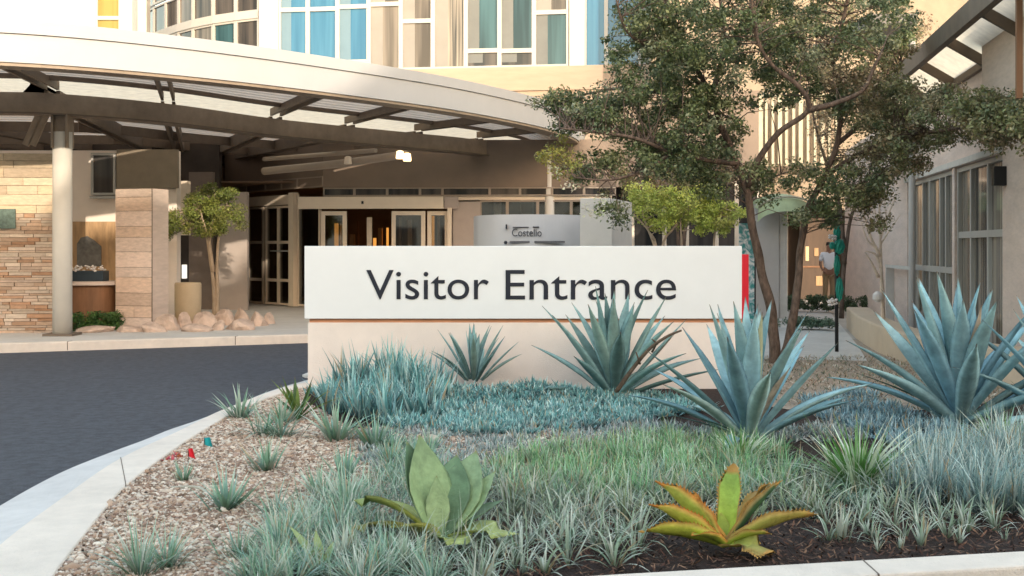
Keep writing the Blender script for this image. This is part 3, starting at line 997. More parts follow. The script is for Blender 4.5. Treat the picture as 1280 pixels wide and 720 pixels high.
m = MB(); m.box(at(637, 0, 22).x, at(662, 0, 22).x, yS - 0.002, 22.05, at(0, 303.6, 22).z, at(0, 301.2, 22).z)
m.box(at(668, 0, 22).x, at(706, 0, 22).x, yS - 0.002, 22.12, at(0, 303.6, 22).z, at(0, 301.2, 22).z); m.build("lettering_band", mat("grey_letters", (0.12, 0.12, 0.13), 0.5, 0.5, 60), ws)

# white box pillar
wp = MB(); wp.hexa([at(725, 0, 20.6).xy.to_3d(), at(765, 0, 20.6).xy.to_3d(), at(790, 0, 22.4).xy.to_3d(), at(760, 0, 22.4).xy.to_3d()] +
                   [Vector((q.x, q.y, at(0, 248, 20.6).z)) for q in (at(725, 0, 20.6), at(765, 0, 20.6), at(790, 0, 22.4), at(760, 0, 22.4))])
tag(wp.build("wall_pillar", mat("cream_stucco", (0.72, 0.67, 0.61), 0.85, 0.05, 3, 0.2, 60), bevel=0.01, loc=(1.5, 21, 0)), "plain cream rendered block right of the curved grey sign", "pillar")

# =================================================================== TOWER
tw = thing("hospital_tower", (-4, 42, 0), "white-framed glass upper storeys with blue and bronze panes above the canopy", "building")
FT_ = Facade((at(350, 0, 42.0).x, 42.0), (at(712, 0, 40.5).x, 40.5))
FT_.L += 0
sT = FT_.s
ZB = 7.72; ZT = 13.5
def zT(px, py): return FT_.z(px, py)
# columns: edges px and list of (z breaks px y, glass)
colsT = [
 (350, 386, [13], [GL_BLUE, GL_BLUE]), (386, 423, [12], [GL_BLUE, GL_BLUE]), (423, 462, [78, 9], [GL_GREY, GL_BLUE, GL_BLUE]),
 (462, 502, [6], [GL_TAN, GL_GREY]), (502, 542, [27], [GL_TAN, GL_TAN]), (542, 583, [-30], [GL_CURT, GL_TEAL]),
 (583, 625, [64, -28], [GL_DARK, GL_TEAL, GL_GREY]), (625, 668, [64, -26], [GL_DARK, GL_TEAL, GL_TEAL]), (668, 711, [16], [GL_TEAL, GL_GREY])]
for a, b, br, gl in colsT:
    z0 = ZB
    for k, g in enumerate(gl):
        z1 = zT((a + b) / 2, br[k]) if k < len(br) else ZT
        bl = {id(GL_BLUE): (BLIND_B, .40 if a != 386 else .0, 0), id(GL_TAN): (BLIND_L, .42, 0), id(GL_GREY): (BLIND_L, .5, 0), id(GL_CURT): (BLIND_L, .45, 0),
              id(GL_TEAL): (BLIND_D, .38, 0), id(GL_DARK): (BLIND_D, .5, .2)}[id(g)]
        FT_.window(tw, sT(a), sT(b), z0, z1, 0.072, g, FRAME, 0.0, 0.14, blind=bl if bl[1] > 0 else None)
        z0 = z1
m = MB(); FT_.box(m, sT(350) - 0.002, sT(712), -0.4, -0.05, ZB, ZT); m.build("wall", GL_DARK, tw)
# pilaster and blue bay on the right
m = MB(); FT_.box(m, sT(712) + 0.003, sT(731), -0.2, 0.10, ZB, ZT); m.build("pilaster", TOWERW, tw)
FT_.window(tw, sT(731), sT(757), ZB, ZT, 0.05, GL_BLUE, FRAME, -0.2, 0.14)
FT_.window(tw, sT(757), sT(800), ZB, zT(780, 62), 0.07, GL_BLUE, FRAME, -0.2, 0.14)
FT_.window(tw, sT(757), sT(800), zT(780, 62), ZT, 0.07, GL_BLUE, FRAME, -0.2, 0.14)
FT_.window(tw, sT(800), sT(845), ZB, ZT, 0.07, GL_TEAL, FRAME, -0.2, 0.14)
# stone band below
m = MB(); FT_.box(m, sT(350) - 8, sT(860), -3, 0.25, 5.1, ZB - 0.003); m.build("stone_band", BANDP, tw)
m = MB(); FT_.box(m, sT(350) - 8, sT(860), -3.2, 0.32, 6.9, 6.97); m.build("band_course", BANDP, tw)
# pier at the corner
m = MB(); FT_.box(m, sT(326), sT(349) + 0.02, -0.5, 0.18, 5, ZT); m.build("corner_pier", TOWERW, tw)
# curved glazing to the left: follows an arc going back
pts = [(326, 42.4), (297, 42.9), (269, 43.5), (244, 44.3), (226, 45.1), (210, 46.0), (195, 47.0), (184, 48.0)]
zbr = [EYE + (HOR - 19) / FPX * 42.4, EYE + (HOR + 26) / FPX * 42.4]
for i in range(len(pts) - 1):
    (pa, ya), (pb_, yb) = pts[i], pts[i + 1]
    f = Facade(at(pb_, 0, yb).xy, at(pa, 0, ya).xy)
    g = [GL_DARK, GL_TEAL, GL_TAN, GL_DARK][i % 4]
    f.window(tw, 0, f.L, 5.8, zbr[0] - 0.12, 0.07, g, FRAME, 0, 0.12)
    f.window(tw, 0, f.L, zbr[0] + 0.12, zbr[1] - 0.07, 0.07, [GL_DARK, GL_DARK, GL_GREY, GL_TAN][i % 4], FRAME, 0, 0.12)
    f.window(tw, 0, f.L, zbr[1] + 0.0, ZT, 0.07, GL_DARK, FRAME, 0, 0.12)
    mm = MB(); f.box(mm, 0, f.L, -0.05, 0.16, zbr[0] - 0.118, zbr[0] + 0.118); mm.build("spandrel", FRAME, tw)
m = MB(); m.box(at(152, 0, 46).x, at(183, 0, 46).x, 46, 46.5, 4, ZT); m.build("rear_pier", TOWERW, tw)
# white block at the far left with ochre window
wb = thing("white_block", (-18, 40, 0), "blank bright white building block with one ochre window at the upper left", "building")
Fw = Facade((-40, 40.0), (at(165, 0, 40).x, 40.0))
m = MB(); Fw.box(m, 0, Fw.s(119), -0.4, 0.0, 3, 14); Fw.box(m, Fw.s(150), Fw.L, -0.4, 0.0, 3, 14); Fw.box(m, Fw.s(119), Fw.s(150), -0.4, -0.2, 3, 14)
m.build("wall", TOWERW, wb)
zw = EYE + (HOR - 22) / FPX * 40
Fw.window(wb, Fw.s(119), Fw.s(150), 6.8, zw, 0.06, GL_OCHRE, FRAME, -0.18, 0.14)
Fw.window(wb, Fw.s(119), Fw.s(150), zw, 11.0, 0.06, GL_OCHRE, FRAME, -0.18, 0.14)

# =================================================================== RIGHT SIDE
# back building seen between the trunks: slats, awning, gate recess
bb = thing("rear_building", (8, 36, 0), "tan rendered building with a dark timber gateway seen between the trunks", "building")
m = MB()
Y1 = 36.2
m.box(4.2, at(985, 0, Y1).x, Y1, Y1 + 0.5, 0, 12)
m.box(at(985, 0, Y1).x, at(1065, 0, Y1).x, Y1 + 0.002, Y1 + 0.498, at(0, 262, Y1).z, 12)
m.box(at(1065, 0, Y1).x, 26, Y1, Y1 + 0.5, 0, 12)
m.build("wall", TANB, bb)
m = MB(); m.box(at(985, 0, Y1).x - .5, at(1065, 0, Y1).x + .5, Y1 + 1.6, Y1 + 1.8, 0, 4); m.build("recess_back", DWOOD, bb)
gd = MB()
gx0, gx1 = at(1000, 0, Y1 + 0.9).x, at(1042, 0, Y1 + 0.9).x
gd.box(gx0, gx1, Y1 + 0.9, Y1 + 1.0, 0.02, 2.75)
gt = gd.build("timber_gate", DWOOD, bb)
for (a, b, c, d, mt) in ((1007, 1011, 308, 326, AMBER), (1018, 1023, 310, 320, TANW), (1020, 1034, 345, 357, TANW)):
    m = MB(); m.box(at(a, 0, Y1 + .88).x, at(b, 0, Y1 + .88).x, Y1 + 0.875, Y1 + 0.897, at(0, d, Y1 + .88).z, at(0, c, Y1 + .88).z); m.build("gate_window", mt if mt is not AMBER else mat("dim_amber", (0.5, 0.35, 0.2), 0.5, 0.1, emit=(1, 0.6, 0.25), estr=0.35), gt)
m = MB(); m.box(gx0, gx1, Y1 + 0.86, Y1 + 0.895, at(0, 335, Y1).z, at(0, 333, Y1).z); m.build("gate_rail", WOOD, gt)
# vertical slats high on this building
for i, px in enumerate([895, 905, 913, 922, 931, 941, 951, 958, 966, 975, 983, 992, 1001, 1010, 1019, 1028, 1037, 1046]):
    x = at(px, 0, 35.2).x
    w = 0.07 if i % 3 else 0.12
    m = MB(); m.box(x - w / 2, x + w / 2, 35.2, 35.35, at(0, 205, 35.2).z, at(0, 118, 35.2).z); m.build("slat", SLAT, bb)
m = MB(); m.box(at(890, 0, 35.4).x, at(1052, 0, 35.4).x, 35.38, 35.44, at(0, 207, 35.2).z, at(0, 203, 35.2).z); m.box(at(890, 0, 35.4).x, at(1052, 0, 35.4).x, 35.38, 35.44, at(0, 120, 35.2).z, at(0, 116, 35.2).z); m.build("slat_rail", SLAT, bb)
# dark glazed link behind the yellow-green tree
dl = thing("glazed_link", (4.5, 31, 0), "dark glazed link with pale mullions behind the yellow-green tree", "building")
Fd = Facade((at(760, 0, 30.5).x, 30.5), (at(948, 0, 30.5).x, 30.5))
for i, (a, b) in enumerate(((762, 790), (790, 830), (830, 858), (858, 895), (895, 920), (920, 948))):
    Fd.window(dl, Fd.s(a), Fd.s(b), 0.05, 3.3, 0.05, GL_DARK, CREAMF, 0, 0.1)
m = MB(); Fd.box(m, 0, Fd.L, -0.3, 0.02, 3.303, 5.6); m.build("parapet", BULK, dl)
m = MB(); m.box(at(861, 0, 29).x, at(892, 0, 29).x, 29, 29.6, at(0, 215, 29).z, at(0, 203, 29).z); m.build("white_light_box", FRAME, dl)

# grey pillar with awning
gp = thing("grey_pillar", (at(965, 0, 27).x, 27, 0), "grey rendered pillar between the red sign end and the timber gate", "pillar")
m = MB(); m.box(at(944, 0, 27).x, at(974, 0, 27).x, 27, 27.5, 0, at(0, 255, 27).z); m.build("shaft", GREYW, gp, bevel=0.01)
m = MB(); m.box(at(975, 0, 27).x, at(985, 0, 27).x, 27.05, 27.6, 0, at(0, 262, 27).z); m.build("pale_edge", CONC, gp)
aw = thing("awning", (at(985, 0, 26.5).x, 26.5, 0), "pale green rounded awning above the grey pillar", "awning")
ar = [at(948, 262, 26.6), at(958, 254, 26.4), at(975, 249, 26.2), at(995, 249, 26.2), at(1010, 254, 26.4), at(1014, 262, 26.6)]
ar = spline(ar, 5)
m = MB(); m.strip(ar, [Vector((p.x * 0.99, p.y - 0.15, p.z - 0.28)) for p in ar]); m.strip(ar, [Vector((p.x, p.y + 0.9, p.z + 0.15)) for p in ar]); m.build("canvas", LIME, aw)
m = MB(); m.tube([Vector((p.x, p.y - 0.02, p.z + 0.04)) for p in ar], 0.025, 8); m.build("front_tube", SLAT, aw)

# banner behind the red end
bn = thing("banner", (at(934, 0, 17.5).x, 17.5, 0), "tall pale blue banner with teal brush marks right behind the red sign end", "banner")
mbn = bpy.data.materials.new("banner_print"); mbn.use_nodes = True
N, L = mbn.node_tree.nodes, mbn.node_tree.links
w = N.new("ShaderNodeTexNoise"); w.inputs["Scale"].default_value = 9; w.inputs["Detail"].default_value = 4; w.inputs["Distortion"].default_value = 1.5
cr = N.new("ShaderNodeValToRGB")
e = cr.color_ramp.elements
e[0].position = 0.40; e[0].color = (0.02, 0.22, 0.24, 1); e[1].position = 0.52; e[1].color = (0.30, 0.42, 0.50, 1)
el = e.new(0.62); el.color = (0.62, 0.66, 0.70, 1)
tcn = N.new("ShaderNodeTexCoord"); L.new(tcn.outputs["Object"], w.inputs["Vector"])
L.new(w.outputs["Fac"], cr.inputs[0]); L.new(cr.outputs[0], N["Principled BSDF"].inputs["Base Color"])
m = MB(); m.box(at(924, 0, 17.5).x, at(943, 0, 17.5).x, 17.5, 17.53, 0.15, at(0, 279, 17.5).z); m.build("cloth", mbn, bn)
m = MB(); m.tube([(at(943.8, 0, 17.5).x, 17.51, 0), (at(943.8, 0, 17.5).x, 17.51, at(0, 276, 17.5).z)], 0.015, 8); m.build("pole", BLACK, bn)

# right building: receding pinkish wall with two tall windows
rb = thing("side_building", (8, 20, 0), "pinkish brick building with tall curtained windows along the right edge", "building")
FR = Facade((9.15, 33.0), (5.75, 11.5))
FR.n = Vector((FR.u.y, -FR.u.x, 0))
if FR.n.x > 0: FR.n = -FR.n
def sR(px): return FR.s(px)
def zR(px, py): return FR.z(px, py)
ztop1 = 2.85; zh = 4.25
s1a, s1b, s2a, s2b = sR(1134), sR(1190), sR(1193), sR(1253)
m = MB()
FR.box(m, 0, s1a, -0.35, 0, 0, zh)
FR.box(m, s1a, s2b, -0.35, 0, ztop1, zh)
FR.box(m, s1b, s2a, -0.35, 0, 0, ztop1)
FR.box(m, s2b, FR.L, -0.35, 0, 0, zh)
FR.box(m, s1a, s1b, -0.35, -0.003, 0, 0.12); FR.box(m, s2a, s2b, -0.35, -0.003, 0, 0.12)
m.build("wall", RWALL, rb)
zm1 = zR(1160, 334.0); zm2 = zR(1220, 292)
def rwin(sa, sb, posts, rail, g):
    return FR.window(rb, sa + .01, sb - .01, 0.125, ztop1 - 0.01, 0.07, g, FRAME, -0.16, 0.12, rails=(rail,), posts=posts)
rwin(s1a, s1b, [sR(1150), sR(1158), sR(1171), sR(1178)], 1.24, GL_CURT)
rwin(s2a, s2b, [sR(1209), sR(1230)], 1.80, GL_CURT)
m = MB(); FR.box(m, s1a - 0.1, s2b, 0.002, 0.05, ztop1, ztop1 + 0.09); m.build("lintel", CONC, rb)
m = MB(); FR.box(m, s1a - 1.7, s1a + 1.3, 0.10, 0.16, 1.20, 1.26)
for s_ in (s1a - 1.6, s1a + 1.2): FR.box(m, s_ - .03, s_ + .03, 0.003, 0.16, 0, 1.198)
m.build("hand_rail", CONC, rb)
s_ = sR(1257)
m = MB(); FR.box(m, s_ - 0.07, s_ + 0.07, 0.0, 0.16, zR(1257, 232), zR(1257, 208)); m.build("wall_lamp", BLACK, rb, bevel=0.01)
# eave with translucent panels on rafters
zL1, zL2 = 4.49, 4.12
def eo(s, d, z): return FR.pt(s, d, z)
sa, sb = sR(1130), FR.L
m = MB(); m.bar(eo(sa - 1.5, 0.62, zL1), eo(sb, 0.62, zL1), 0.10, 0.26); ev = m.build("eave_beam", STEELD, rb)
m = MB(); m.bar(eo(sa - 1.5, 0.03, zL2 + .02), eo(sb, 0.03, zL2 + .02), 0.07, 0.10); m.build("wall_plate", STEELD, rb)
ss = [sa - 1.4 + k * 2.1 for k in range(12)]
for k, s_ in enumerate(ss):
    if s_ > sb: break
    m = MB(); m.bar(eo(s_, 0.58, zL1 - 0.02), eo(s_, 0.02, zL2 - 0.0), 0.07, 0.13); m.build("eave_rafter", STEELD, rb)
m = MB(); m.add([eo(sa - 1.5, 0.60, zL1 + 0.09), eo(sb, 0.60, zL1 + 0.09), eo(sb, 0.0, zL2 + 0.09), eo(sa - 1.5, 0.0, zL2 + 0.09)], [(0, 1, 2, 3)]); m.build("eave_panel", SKYL, rb)
# stone pier on the wall at the right edge
m = MB(); s0_, s1_ = sR(1243), sR(1243) + 3.5
FR.box(m, s0_, s1_, 0.003, 0.16, 3.42, zR(1243, 35)); m.build("stone_buttress", PINKST, rb)
m = MB(); FR.box(m, s0_ - 0.05, s1_, 0.16, 0.20, 3.36, 3.40); m.build("dark_course", STEELD, rb)
px_ = Facade((FR.P + FR.n * .52).xy, (FR.P + FR.n * .52 + FR.u * 5).xy).s(1271)
m = MB(); FR.box(m, px_ + 0.10, px_ + 0.17, 0.50, 0.56, 3.2, 4.4); m.build("timber_post", WOOD, rb)
# low floating slab roof seen through the crown
sl = MB(); a = at(1090, 26, 20.0)
sl.box(at(1086, 0, 20).x, at(1146, 0, 20).x, 20.0, 22.4, a.z - 0.05, a.z + 0.12)
slo = thing("slab_roof", (at(1115, 0, 21).x, 21, 0), "thin grey slab roof showing through the crown at the upper right", "roof")
sl.build("slab", mat("grey_slab", (0.20, 0.18, 0.17), 0.8, 0.1), slo)
m = MB(); m.tube([(at(1140, 0, 21.5).x, 21.5, 0), (at(1140, 0, 21.5).x, 21.5, a.z - .05)], 0.06, 12); m.build("post", GREYW, slo)

# low beige seat wall, green hedge strip
bl = spline([at(1058, 0, 24).xy, at(1075, 0, 20.5).xy, at(1110, 0, 17.6).xy, at(1170, 0, 15.4).xy, at(1260, 0, 14.0).xy, at(1340, 0, 13.4).xy], 8)
m = MB(); m.ribbon(bl, offs(bl, 0.45), -0.05, 0.42); o = m.build("seat_wall", mat("sand_stucco", (0.60, 0.48, 0.36), 0.85, 0.06, 4, 0.2, 60), bevel=0.03, loc=(5.5, 17, 0))
tag(o, "low curved sand-coloured seat wall behind the tallest blue agave", "wall")

# unseen block added behind the viewer, stepped to cast the shadow over the bed
ob = thing("office_block", (-8, -26, 0), "plain concrete office block across the street", "building")
for x0, x1, h in ((-75, 4.22, 12.5), (4.22, 4.75, 11.3), (4.75, 12.2, 13.2), (12.2, 16.7, 16.9), (16.7, 45, 12.7)):
    m = MB(); m.box(x0, x1, -34, -20, -0.1, h); m.build("block", CASTW, ob)
    Fo = Facade((x1, -19.99), (x0, -19.99)); Fo.n = Vector((0, 1, 0))
    k = x0 + 0.6
    while k + 1.6 < x1:
        for z in (1.2, 4.6, 8.0):
            mm = MB(); mm.box(k, k + 1.5, -20, -19.95, z, z + 1.8); mm.build("window", GL_DARK, ob)
        k += 3.2
# =================================================================== FOLIAGE BUILDERS
def blades(bx, by, az, lean, L, W, curl, cb, ct, bz=0.0, nseg=4, rigid=0.0):
    """curved tapering blades; all arguments arrays of length n. returns V, F, C"""
    n = len(bx)
    t = np.linspace(0, 1, nseg + 1)
    ds = 1.0 / nseg
    th = lean[:, None] + curl[:, None] * (t[None, :-1] + ds / 2)
    r = np.concatenate([np.zeros((n, 1)), np.cumsum(np.sin(th) * ds, 1)], 1) * L[:, None]
    z = np.concatenate([np.zeros((n, 1)), np.cumsum(np.cos(th) * ds, 1)], 1) * L[:, None]
    cx, sx = np.cos(az), np.sin(az)
    X = bx[:, None] + r * cx[:, None]
    Y = by[:, None] + r * sx[:, None]
    Z = bz + z if np.isscalar(bz) else bz[:, None] + z
    Z = np.maximum(Z, 0.004)
    w = W[:, None] * (0.55 + 0.45 * np.sin(np.pi * np.minimum(t * 1.3, 1))[None, :]) * (1 - t[None, :] ** 2.2 * 0.96) * 0.5
    jit = rng.uniform(-0.9, 0.9, n)
    ox, oy = -np.sin(az + jit), np.cos(az + jit)
    P1 = np.stack([X - ox[:, None] * w, Y - oy[:, None] * w, Z], -1)
    P2 = np.stack([X + ox[:, None] * w, Y + oy[:, None] * w, Z], -1)
    V = np.stack([P1, P2], 2).reshape(-1, 3)            # n,(nseg+1),2
    base = (np.arange(n) * (nseg + 1) * 2)[:, None]
    k = np.arange(nseg)[None, :] * 2
    F = np.stack([base + k, base + k + 1, base + k + 3, base + k + 2], -1).reshape(-1, 4)
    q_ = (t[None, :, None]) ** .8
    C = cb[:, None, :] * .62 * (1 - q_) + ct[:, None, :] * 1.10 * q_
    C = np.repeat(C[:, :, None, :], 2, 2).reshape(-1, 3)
    return V, F, C


def cat(parts):
    V, F, C, o = [], [], [], 0
    for v, f, c in parts:
        V.append(v); F.append(f + o); C.append(c); o += len(v)
    return np.concatenate(V), np.concatenate(F), np.concatenate(C)


def palette(n, pal, jit=0.15):
    pal = np.array(pal)
    c = pal[rng.integers(0, len(pal), n)]
    return c * rng.uniform(1 - jit, 1 + jit, (n, 1))


def in_poly(x, y, poly):
    inside = np.zeros(len(x), bool)
    j = len(poly) - 1
    for i in range(len(poly)):
        xi, yi = poly[i]; xj, yj = poly[j]
        c = ((yi > y) != (yj > y)) & (x < (xj - xi) * (y - yi) / (yj - yi + 1e-12) + xi)
        inside ^= c
        j = i
    return inside


def scatter(n, poly):
    P = np.array(poly)
    lo, hi = P.min(0), P.max(0)
    x = rng.uniform(lo[0], hi[0], n); y = rng.uniform(lo[1], hi[1], n)
    k = in_poly(x, y, poly)
    return x[k], y[k]


def gp(px, py, z=0.0):
    g = gnd(px, py, z)
    return (g.x, g.y)


# --- pebbles on the gravel (uncountable) ---
def pebbles(name, poly, n, size, pal, material, label, flat=0.6, z0=0.004):
    x, y = scatter(n, poly)
    n = len(x)
    phi = (1 + 5 ** .5) / 2
    ico = np.array([(-1, phi, 0), (1, phi, 0), (-1, -phi, 0), (1, -phi, 0), (0, -1, phi), (0, 1, phi), (0, -1, -phi), (0, 1, -phi),
                    (phi, 0, -1), (phi, 0, 1), (-phi, 0, -1), (-phi, 0, 1)]) / math.sqrt(1 + phi * phi)
    tri = np.array([(0, 11, 5), (0, 5, 1), (0, 1, 7), (0, 7, 10), (0, 10, 11), (1, 5, 9), (5, 11, 4), (11, 10, 2), (10, 7, 6), (7, 1, 8),
                    (3, 9, 4), (3, 4, 2), (3, 2, 6), (3, 6, 8), (3, 8, 9), (4, 9, 5), (2, 4, 11), (6, 2, 10), (8, 6, 7), (9, 8, 1)])
    s = size * rng.lognormal(0, 0.35, n)
    sc = np.stack([s * rng.uniform(.8, 1.3, n), s * rng.uniform(.6, 1.0, n), s * rng.uniform(.4, .8, n) * flat / 0.6], -1)
    a = rng.uniform(0, 6.28, n)
    v = ico[None] * (1 + rng.uniform(-.16, .16, (n, 12, 1))) * sc[:, None, :]
    ca, sa_ = np.cos(a)[:, None], np.sin(a)[:, None]
    tl = rng.normal(0, .35, n)[:, None]
    vz = v[..., 2] * np.cos(tl) + v[..., 0] * np.sin(tl)
    vx = v[..., 0] * np.cos(tl) - v[..., 2] * np.sin(tl)
    X = vx * ca - v[..., 1] * sa_ + x[:, None]
    Yv = vx * sa_ + v[..., 1] * ca + y[:, None]
    Z = vz + z0 + rng.uniform(0, 1, n)[:, None] * size * 0.8
    V = np.stack([X, Yv, Z], -1).reshape(-1, 3)
    Fm = (tri[None] + (np.arange(n) * 12)[:, None, None]).reshape(-1, 3)
    C = np.repeat(palette(n, pal, .2), 12, 0)
    o = mesh_np(name, V, Fm, material, None, C)
    return tag(o, label, "ground cover", kind="stuff")


gp_pal = [(0.52, 0.40, 0.31), (0.40, 0.27, 0.19), (0.60, 0.50, 0.41), (0.28, 0.18, 0.13), (0.66, 0.56, 0.46), (0.48, 0.34, 0.25), (0.36, 0.26, 0.21), (0.70, 0.62, 0.53), (0.20, 0.14, 0.10)]
m = MB(); m.sheet([gp(*q) for q in ((360, 545), (480, 536), (640, 536), (900, 556), (880, 575), (680, 590), (560, 620), (470, 650), (330, 690), (250, 720))], 0.009)
tag(m.build("gravel_ground", GRAVB), kind="structure")
gpoly_in = [(a + 0.0, b) for a, b in gpoly]
pebbles("gravel", gpoly_in, 84000, 0.0115, gp_pal, PEBB, "pinkish brown pea gravel beside the curved kerb")
pebbles("thin_gravel", [gp(*q) for q in ((380, 545), (480, 536), (640, 536), (900, 556), (880, 575), (680, 590), (560, 620), (470, 650), (330, 700))], 36000, 0.0115, gp_pal, PEBB, "paler gravel showing between silvery low foliage in mid bed", z0=0.012)
# dark mulch chips near the front kerb
mp_poly = [(-1.0, 5.5), (0.5, 5.80), (2.65, 6.24), (6.2, 6.98), (6.2, 8.2), (2.6, 7.5), (0.8, 7.2), (-0.7, 7.0)]
x, y = scatter(26000, mp_poly)
n = len(x)
mc = palette(n, [(0.09, 0.042, 0.03), (0.045, 0.022, 0.016), (0.16, 0.08, 0.05), (0.02, 0.011, 0.009), (0.24, 0.14, 0.09)], .3)
V, Fm, C = blades(x, y, rng.uniform(0, 6.28, n), rng.uniform(0.9, 1.8, n), rng.uniform(.02, .06, n), rng.uniform(.008, .02, n), rng.uniform(-.3, .3, n), mc, mc, bz=rng.uniform(0.004, 0.03, n), nseg=2)
tag(mesh_np("mulch_chips", V, Fm, MULCH, None, C), "dark brown bark mulch along the front kerb", "mulch", kind="stuff")
# leaf litter on the granite
lp = [(2.5, 12.2), (4.2, 11.6), (6.6, 13.2), (7.2, 17.5), (3.2, 17.5)]
x, y = scatter(9000, lp); n = len(x)
mc = palette(n, [(0.42, 0.34, 0.24), (0.55, 0.48, 0.38), (0.22, 0.25, 0.16), (0.30, 0.20, 0.12), (0.62, 0.58, 0.50), (0.16, 0.20, 0.14)], .2)
V, Fm, C = blades(x, y, rng.uniform(0, 6.28, n), rng.uniform(0.6, 1.5, n), rng.uniform(.03, .08, n), rng.uniform(.012, .028, n), rng.uniform(-.3, .6, n), mc, mc * 1.1, bz=rng.uniform(0.006, 0.03, n), nseg=2)
tag(mesh_np("leaf_litter", V, Fm, GRASSM, None, C), "pale fallen leaves and low sprigs on the granite behind the agaves", "leaf litter", kind="stuff")

# --- continuous ground cover, far to near ---
def cover(name, label, poly, nclump, per, L, W, lean, curl, pb, pt, spread=0.06, zh=0.0, cat_="ground cover", mound=None):
    cx, cy = scatter(int(nclump * 1.05), poly)
    nzv = np.array([mnoise.noise(Vector((a * 2.3, b * 2.3, len(name)))) + .6 * mnoise.noise(Vector((a * 6.1, b * 6.1, 3))) for a, b in zip(cx, cy)])
    k_ = nzv > rng.uniform(-.75, .12, len(cx))
    cx, cy, nzv = cx[k_], cy[k_], nzv[k_]
    n = len(cx)
    spread = spread * .62
    L = (L[0] * 1.1, L[1] * 1.15); W = (W[0] * 1.35, W[1] * 1.6)
    bx = np.repeat(cx, per) + rng.normal(0, spread, n * per)
    by = np.repeat(cy, per) + rng.normal(0, spread, n * per)
    hv = np.repeat(rng.uniform(.6, 1.35, n) * (1 + .35 * np.clip(nzv, -.6, .6)), per)
    N_ = n * per
    az = rng.uniform(0, 2 * np.pi, N_)
    kk = np.repeat(palette(n, [(1, 1, 1)], .38), per, 0)
    az = np.where(rng.uniform(0, 1, N_) < .7, np.arctan2(by - np.repeat(cy, per), bx - np.repeat(cx, per)) + rng.normal(0, .5, N_), az)
    az = np.where(rng.uniform(0, 1, N_) < .2, np.repeat(rng.uniform(0, 6.28, n), per) + rng.normal(0, .6, N_), az)
    cb, ct = palette(N_, pb) * kk, palette(N_, pt) * kk
    dead_ = rng.uniform(0, 1, N_) < .07
    cb[dead_] = (.30, .22, .13); ct[dead_] = (.52, .43, .28)
    bz = 0.0
    if mound is not None:
        bz = mound(bx, by)
    V, F_, C = blades(bx, by, az, np.abs(rng.normal(lean[0], lean[1], N_)), rng.uniform(L[0], L[1], N_) * hv, rng.uniform(W[0], W[1], N_),
                      rng.normal(curl[0], curl[1], N_), cb, ct, bz=bz)
    return tag(mesh_np(name, V, F_, GRASSM, None, C), label, cat_, kind="stuff")


# blue senecio mounds against the sign
BLUEB = [(0.05, 0.13, 0.15), (0.06, 0.17, 0.19), (0.04, 0.10, 0.12)]
BLUET = [(0.22, 0.50, 0.48), (0.14, 0.36, 0.36), (0.42, 0.68, 0.64), (0.28, 0.50, 0.52), (0.60, 0.78, 0.74)]
def mound_blue(x, y):
    return 0.16 * np.exp(-((x - 0.15) / .75) ** 2 - ((y - 13.0) / 0.7) ** 2) + 0.22 * np.exp(-((x + 1.35) / .55) ** 2 - ((y - 12.9) / 0.6) ** 2) + 0.03
pb_ = [gp(385, 494), gp(640, 500), gp(820, 498), gp(900, 512), gp(800, 530), gp(700, 545), gp(600, 548), gp(500, 540), gp(430, 515)]
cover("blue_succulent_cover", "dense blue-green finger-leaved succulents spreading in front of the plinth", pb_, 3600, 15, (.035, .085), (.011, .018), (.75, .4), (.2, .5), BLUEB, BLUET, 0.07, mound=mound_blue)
pb2 = [gp(395, 500), gp(470, 492), gp(560, 494), gp(555, 520), gp(480, 532), gp(420, 525)]
cover("tall_blue_grass", "taller blue-green blades heaped at the left end of the plinth", pb2, 170, 18, (.16, .36), (.012, .022), (.3, .22), (.25, .35), BLUEB, BLUET, 0.08, mound=mound_blue, cat_="grass")
# grey lavender zone in the middle
GRB = [(0.09, 0.13, 0.12), (0.12, 0.14, 0.14), (0.07, 0.10, 0.09)]
GRT = [(0.70, 0.74, 0.72), (0.34, 0.46, 0.44), (0.50, 0.55, 0.55), (0.26, 0.40, 0.38), (0.56, 0.56, 0.58)]
pb3 = [gp(440, 545), gp(520, 540), gp(620, 540), gp(760, 525), gp(900, 540), gp(1060, 530), gp(1075, 552), gp(900, 562), gp(800, 566), gp(650, 572), gp(560, 600), gp(470, 600)]
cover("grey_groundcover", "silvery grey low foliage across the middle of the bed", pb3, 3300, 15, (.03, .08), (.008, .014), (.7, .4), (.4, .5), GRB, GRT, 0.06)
# blue tuft of cover between the agaves
pb4 = [gp(1000, 500), gp(1075, 488), gp(1130, 515), gp(1210, 540), gp(1300, 540), gp(1320, 560), gp(1150, 566), gp(1080, 545), gp(1020, 520)]
cover("slate_blue_cover", "slate blue low foliage between the two large right agaves", pb4, 1300, 16, (.04, .11), (.009, .015), (.65, .35), (.3, .4), [(0.06, 0.11, 0.14), (.08, .13, .15)], [(0.26, 0.44, 0.50), (0.44, 0.58, 0.62), (.20, .36, .42)], 0.06)
# fresh green grass in the centre
GNB = [(0.05, 0.12, 0.05), (0.06, 0.14, 0.07), (0.09, 0.13, 0.07)]
GNT = [(0.66, 0.78, 0.60), (0.22, 0.50, 0.22), (0.32, 0.60, 0.32), (0.20, 0.44, 0.20), (0.42, 0.62, 0.44), (0.52, 0.58, 0.30)]
pb5 = [gp(610, 585), gp(700, 560), gp(830, 548), gp(960, 560), gp(1010, 590), gp(980, 615), gp(850, 625), gp(720, 630), gp(630, 620)]
cover("green_grass_cover", "soft mid-green fine grass in the centre of the bed", pb5, 850, 18, (.07, .17), (.005, .009), (.35, .25), (.5, .5), GNB, GNT, 0.06, cat_="grass")
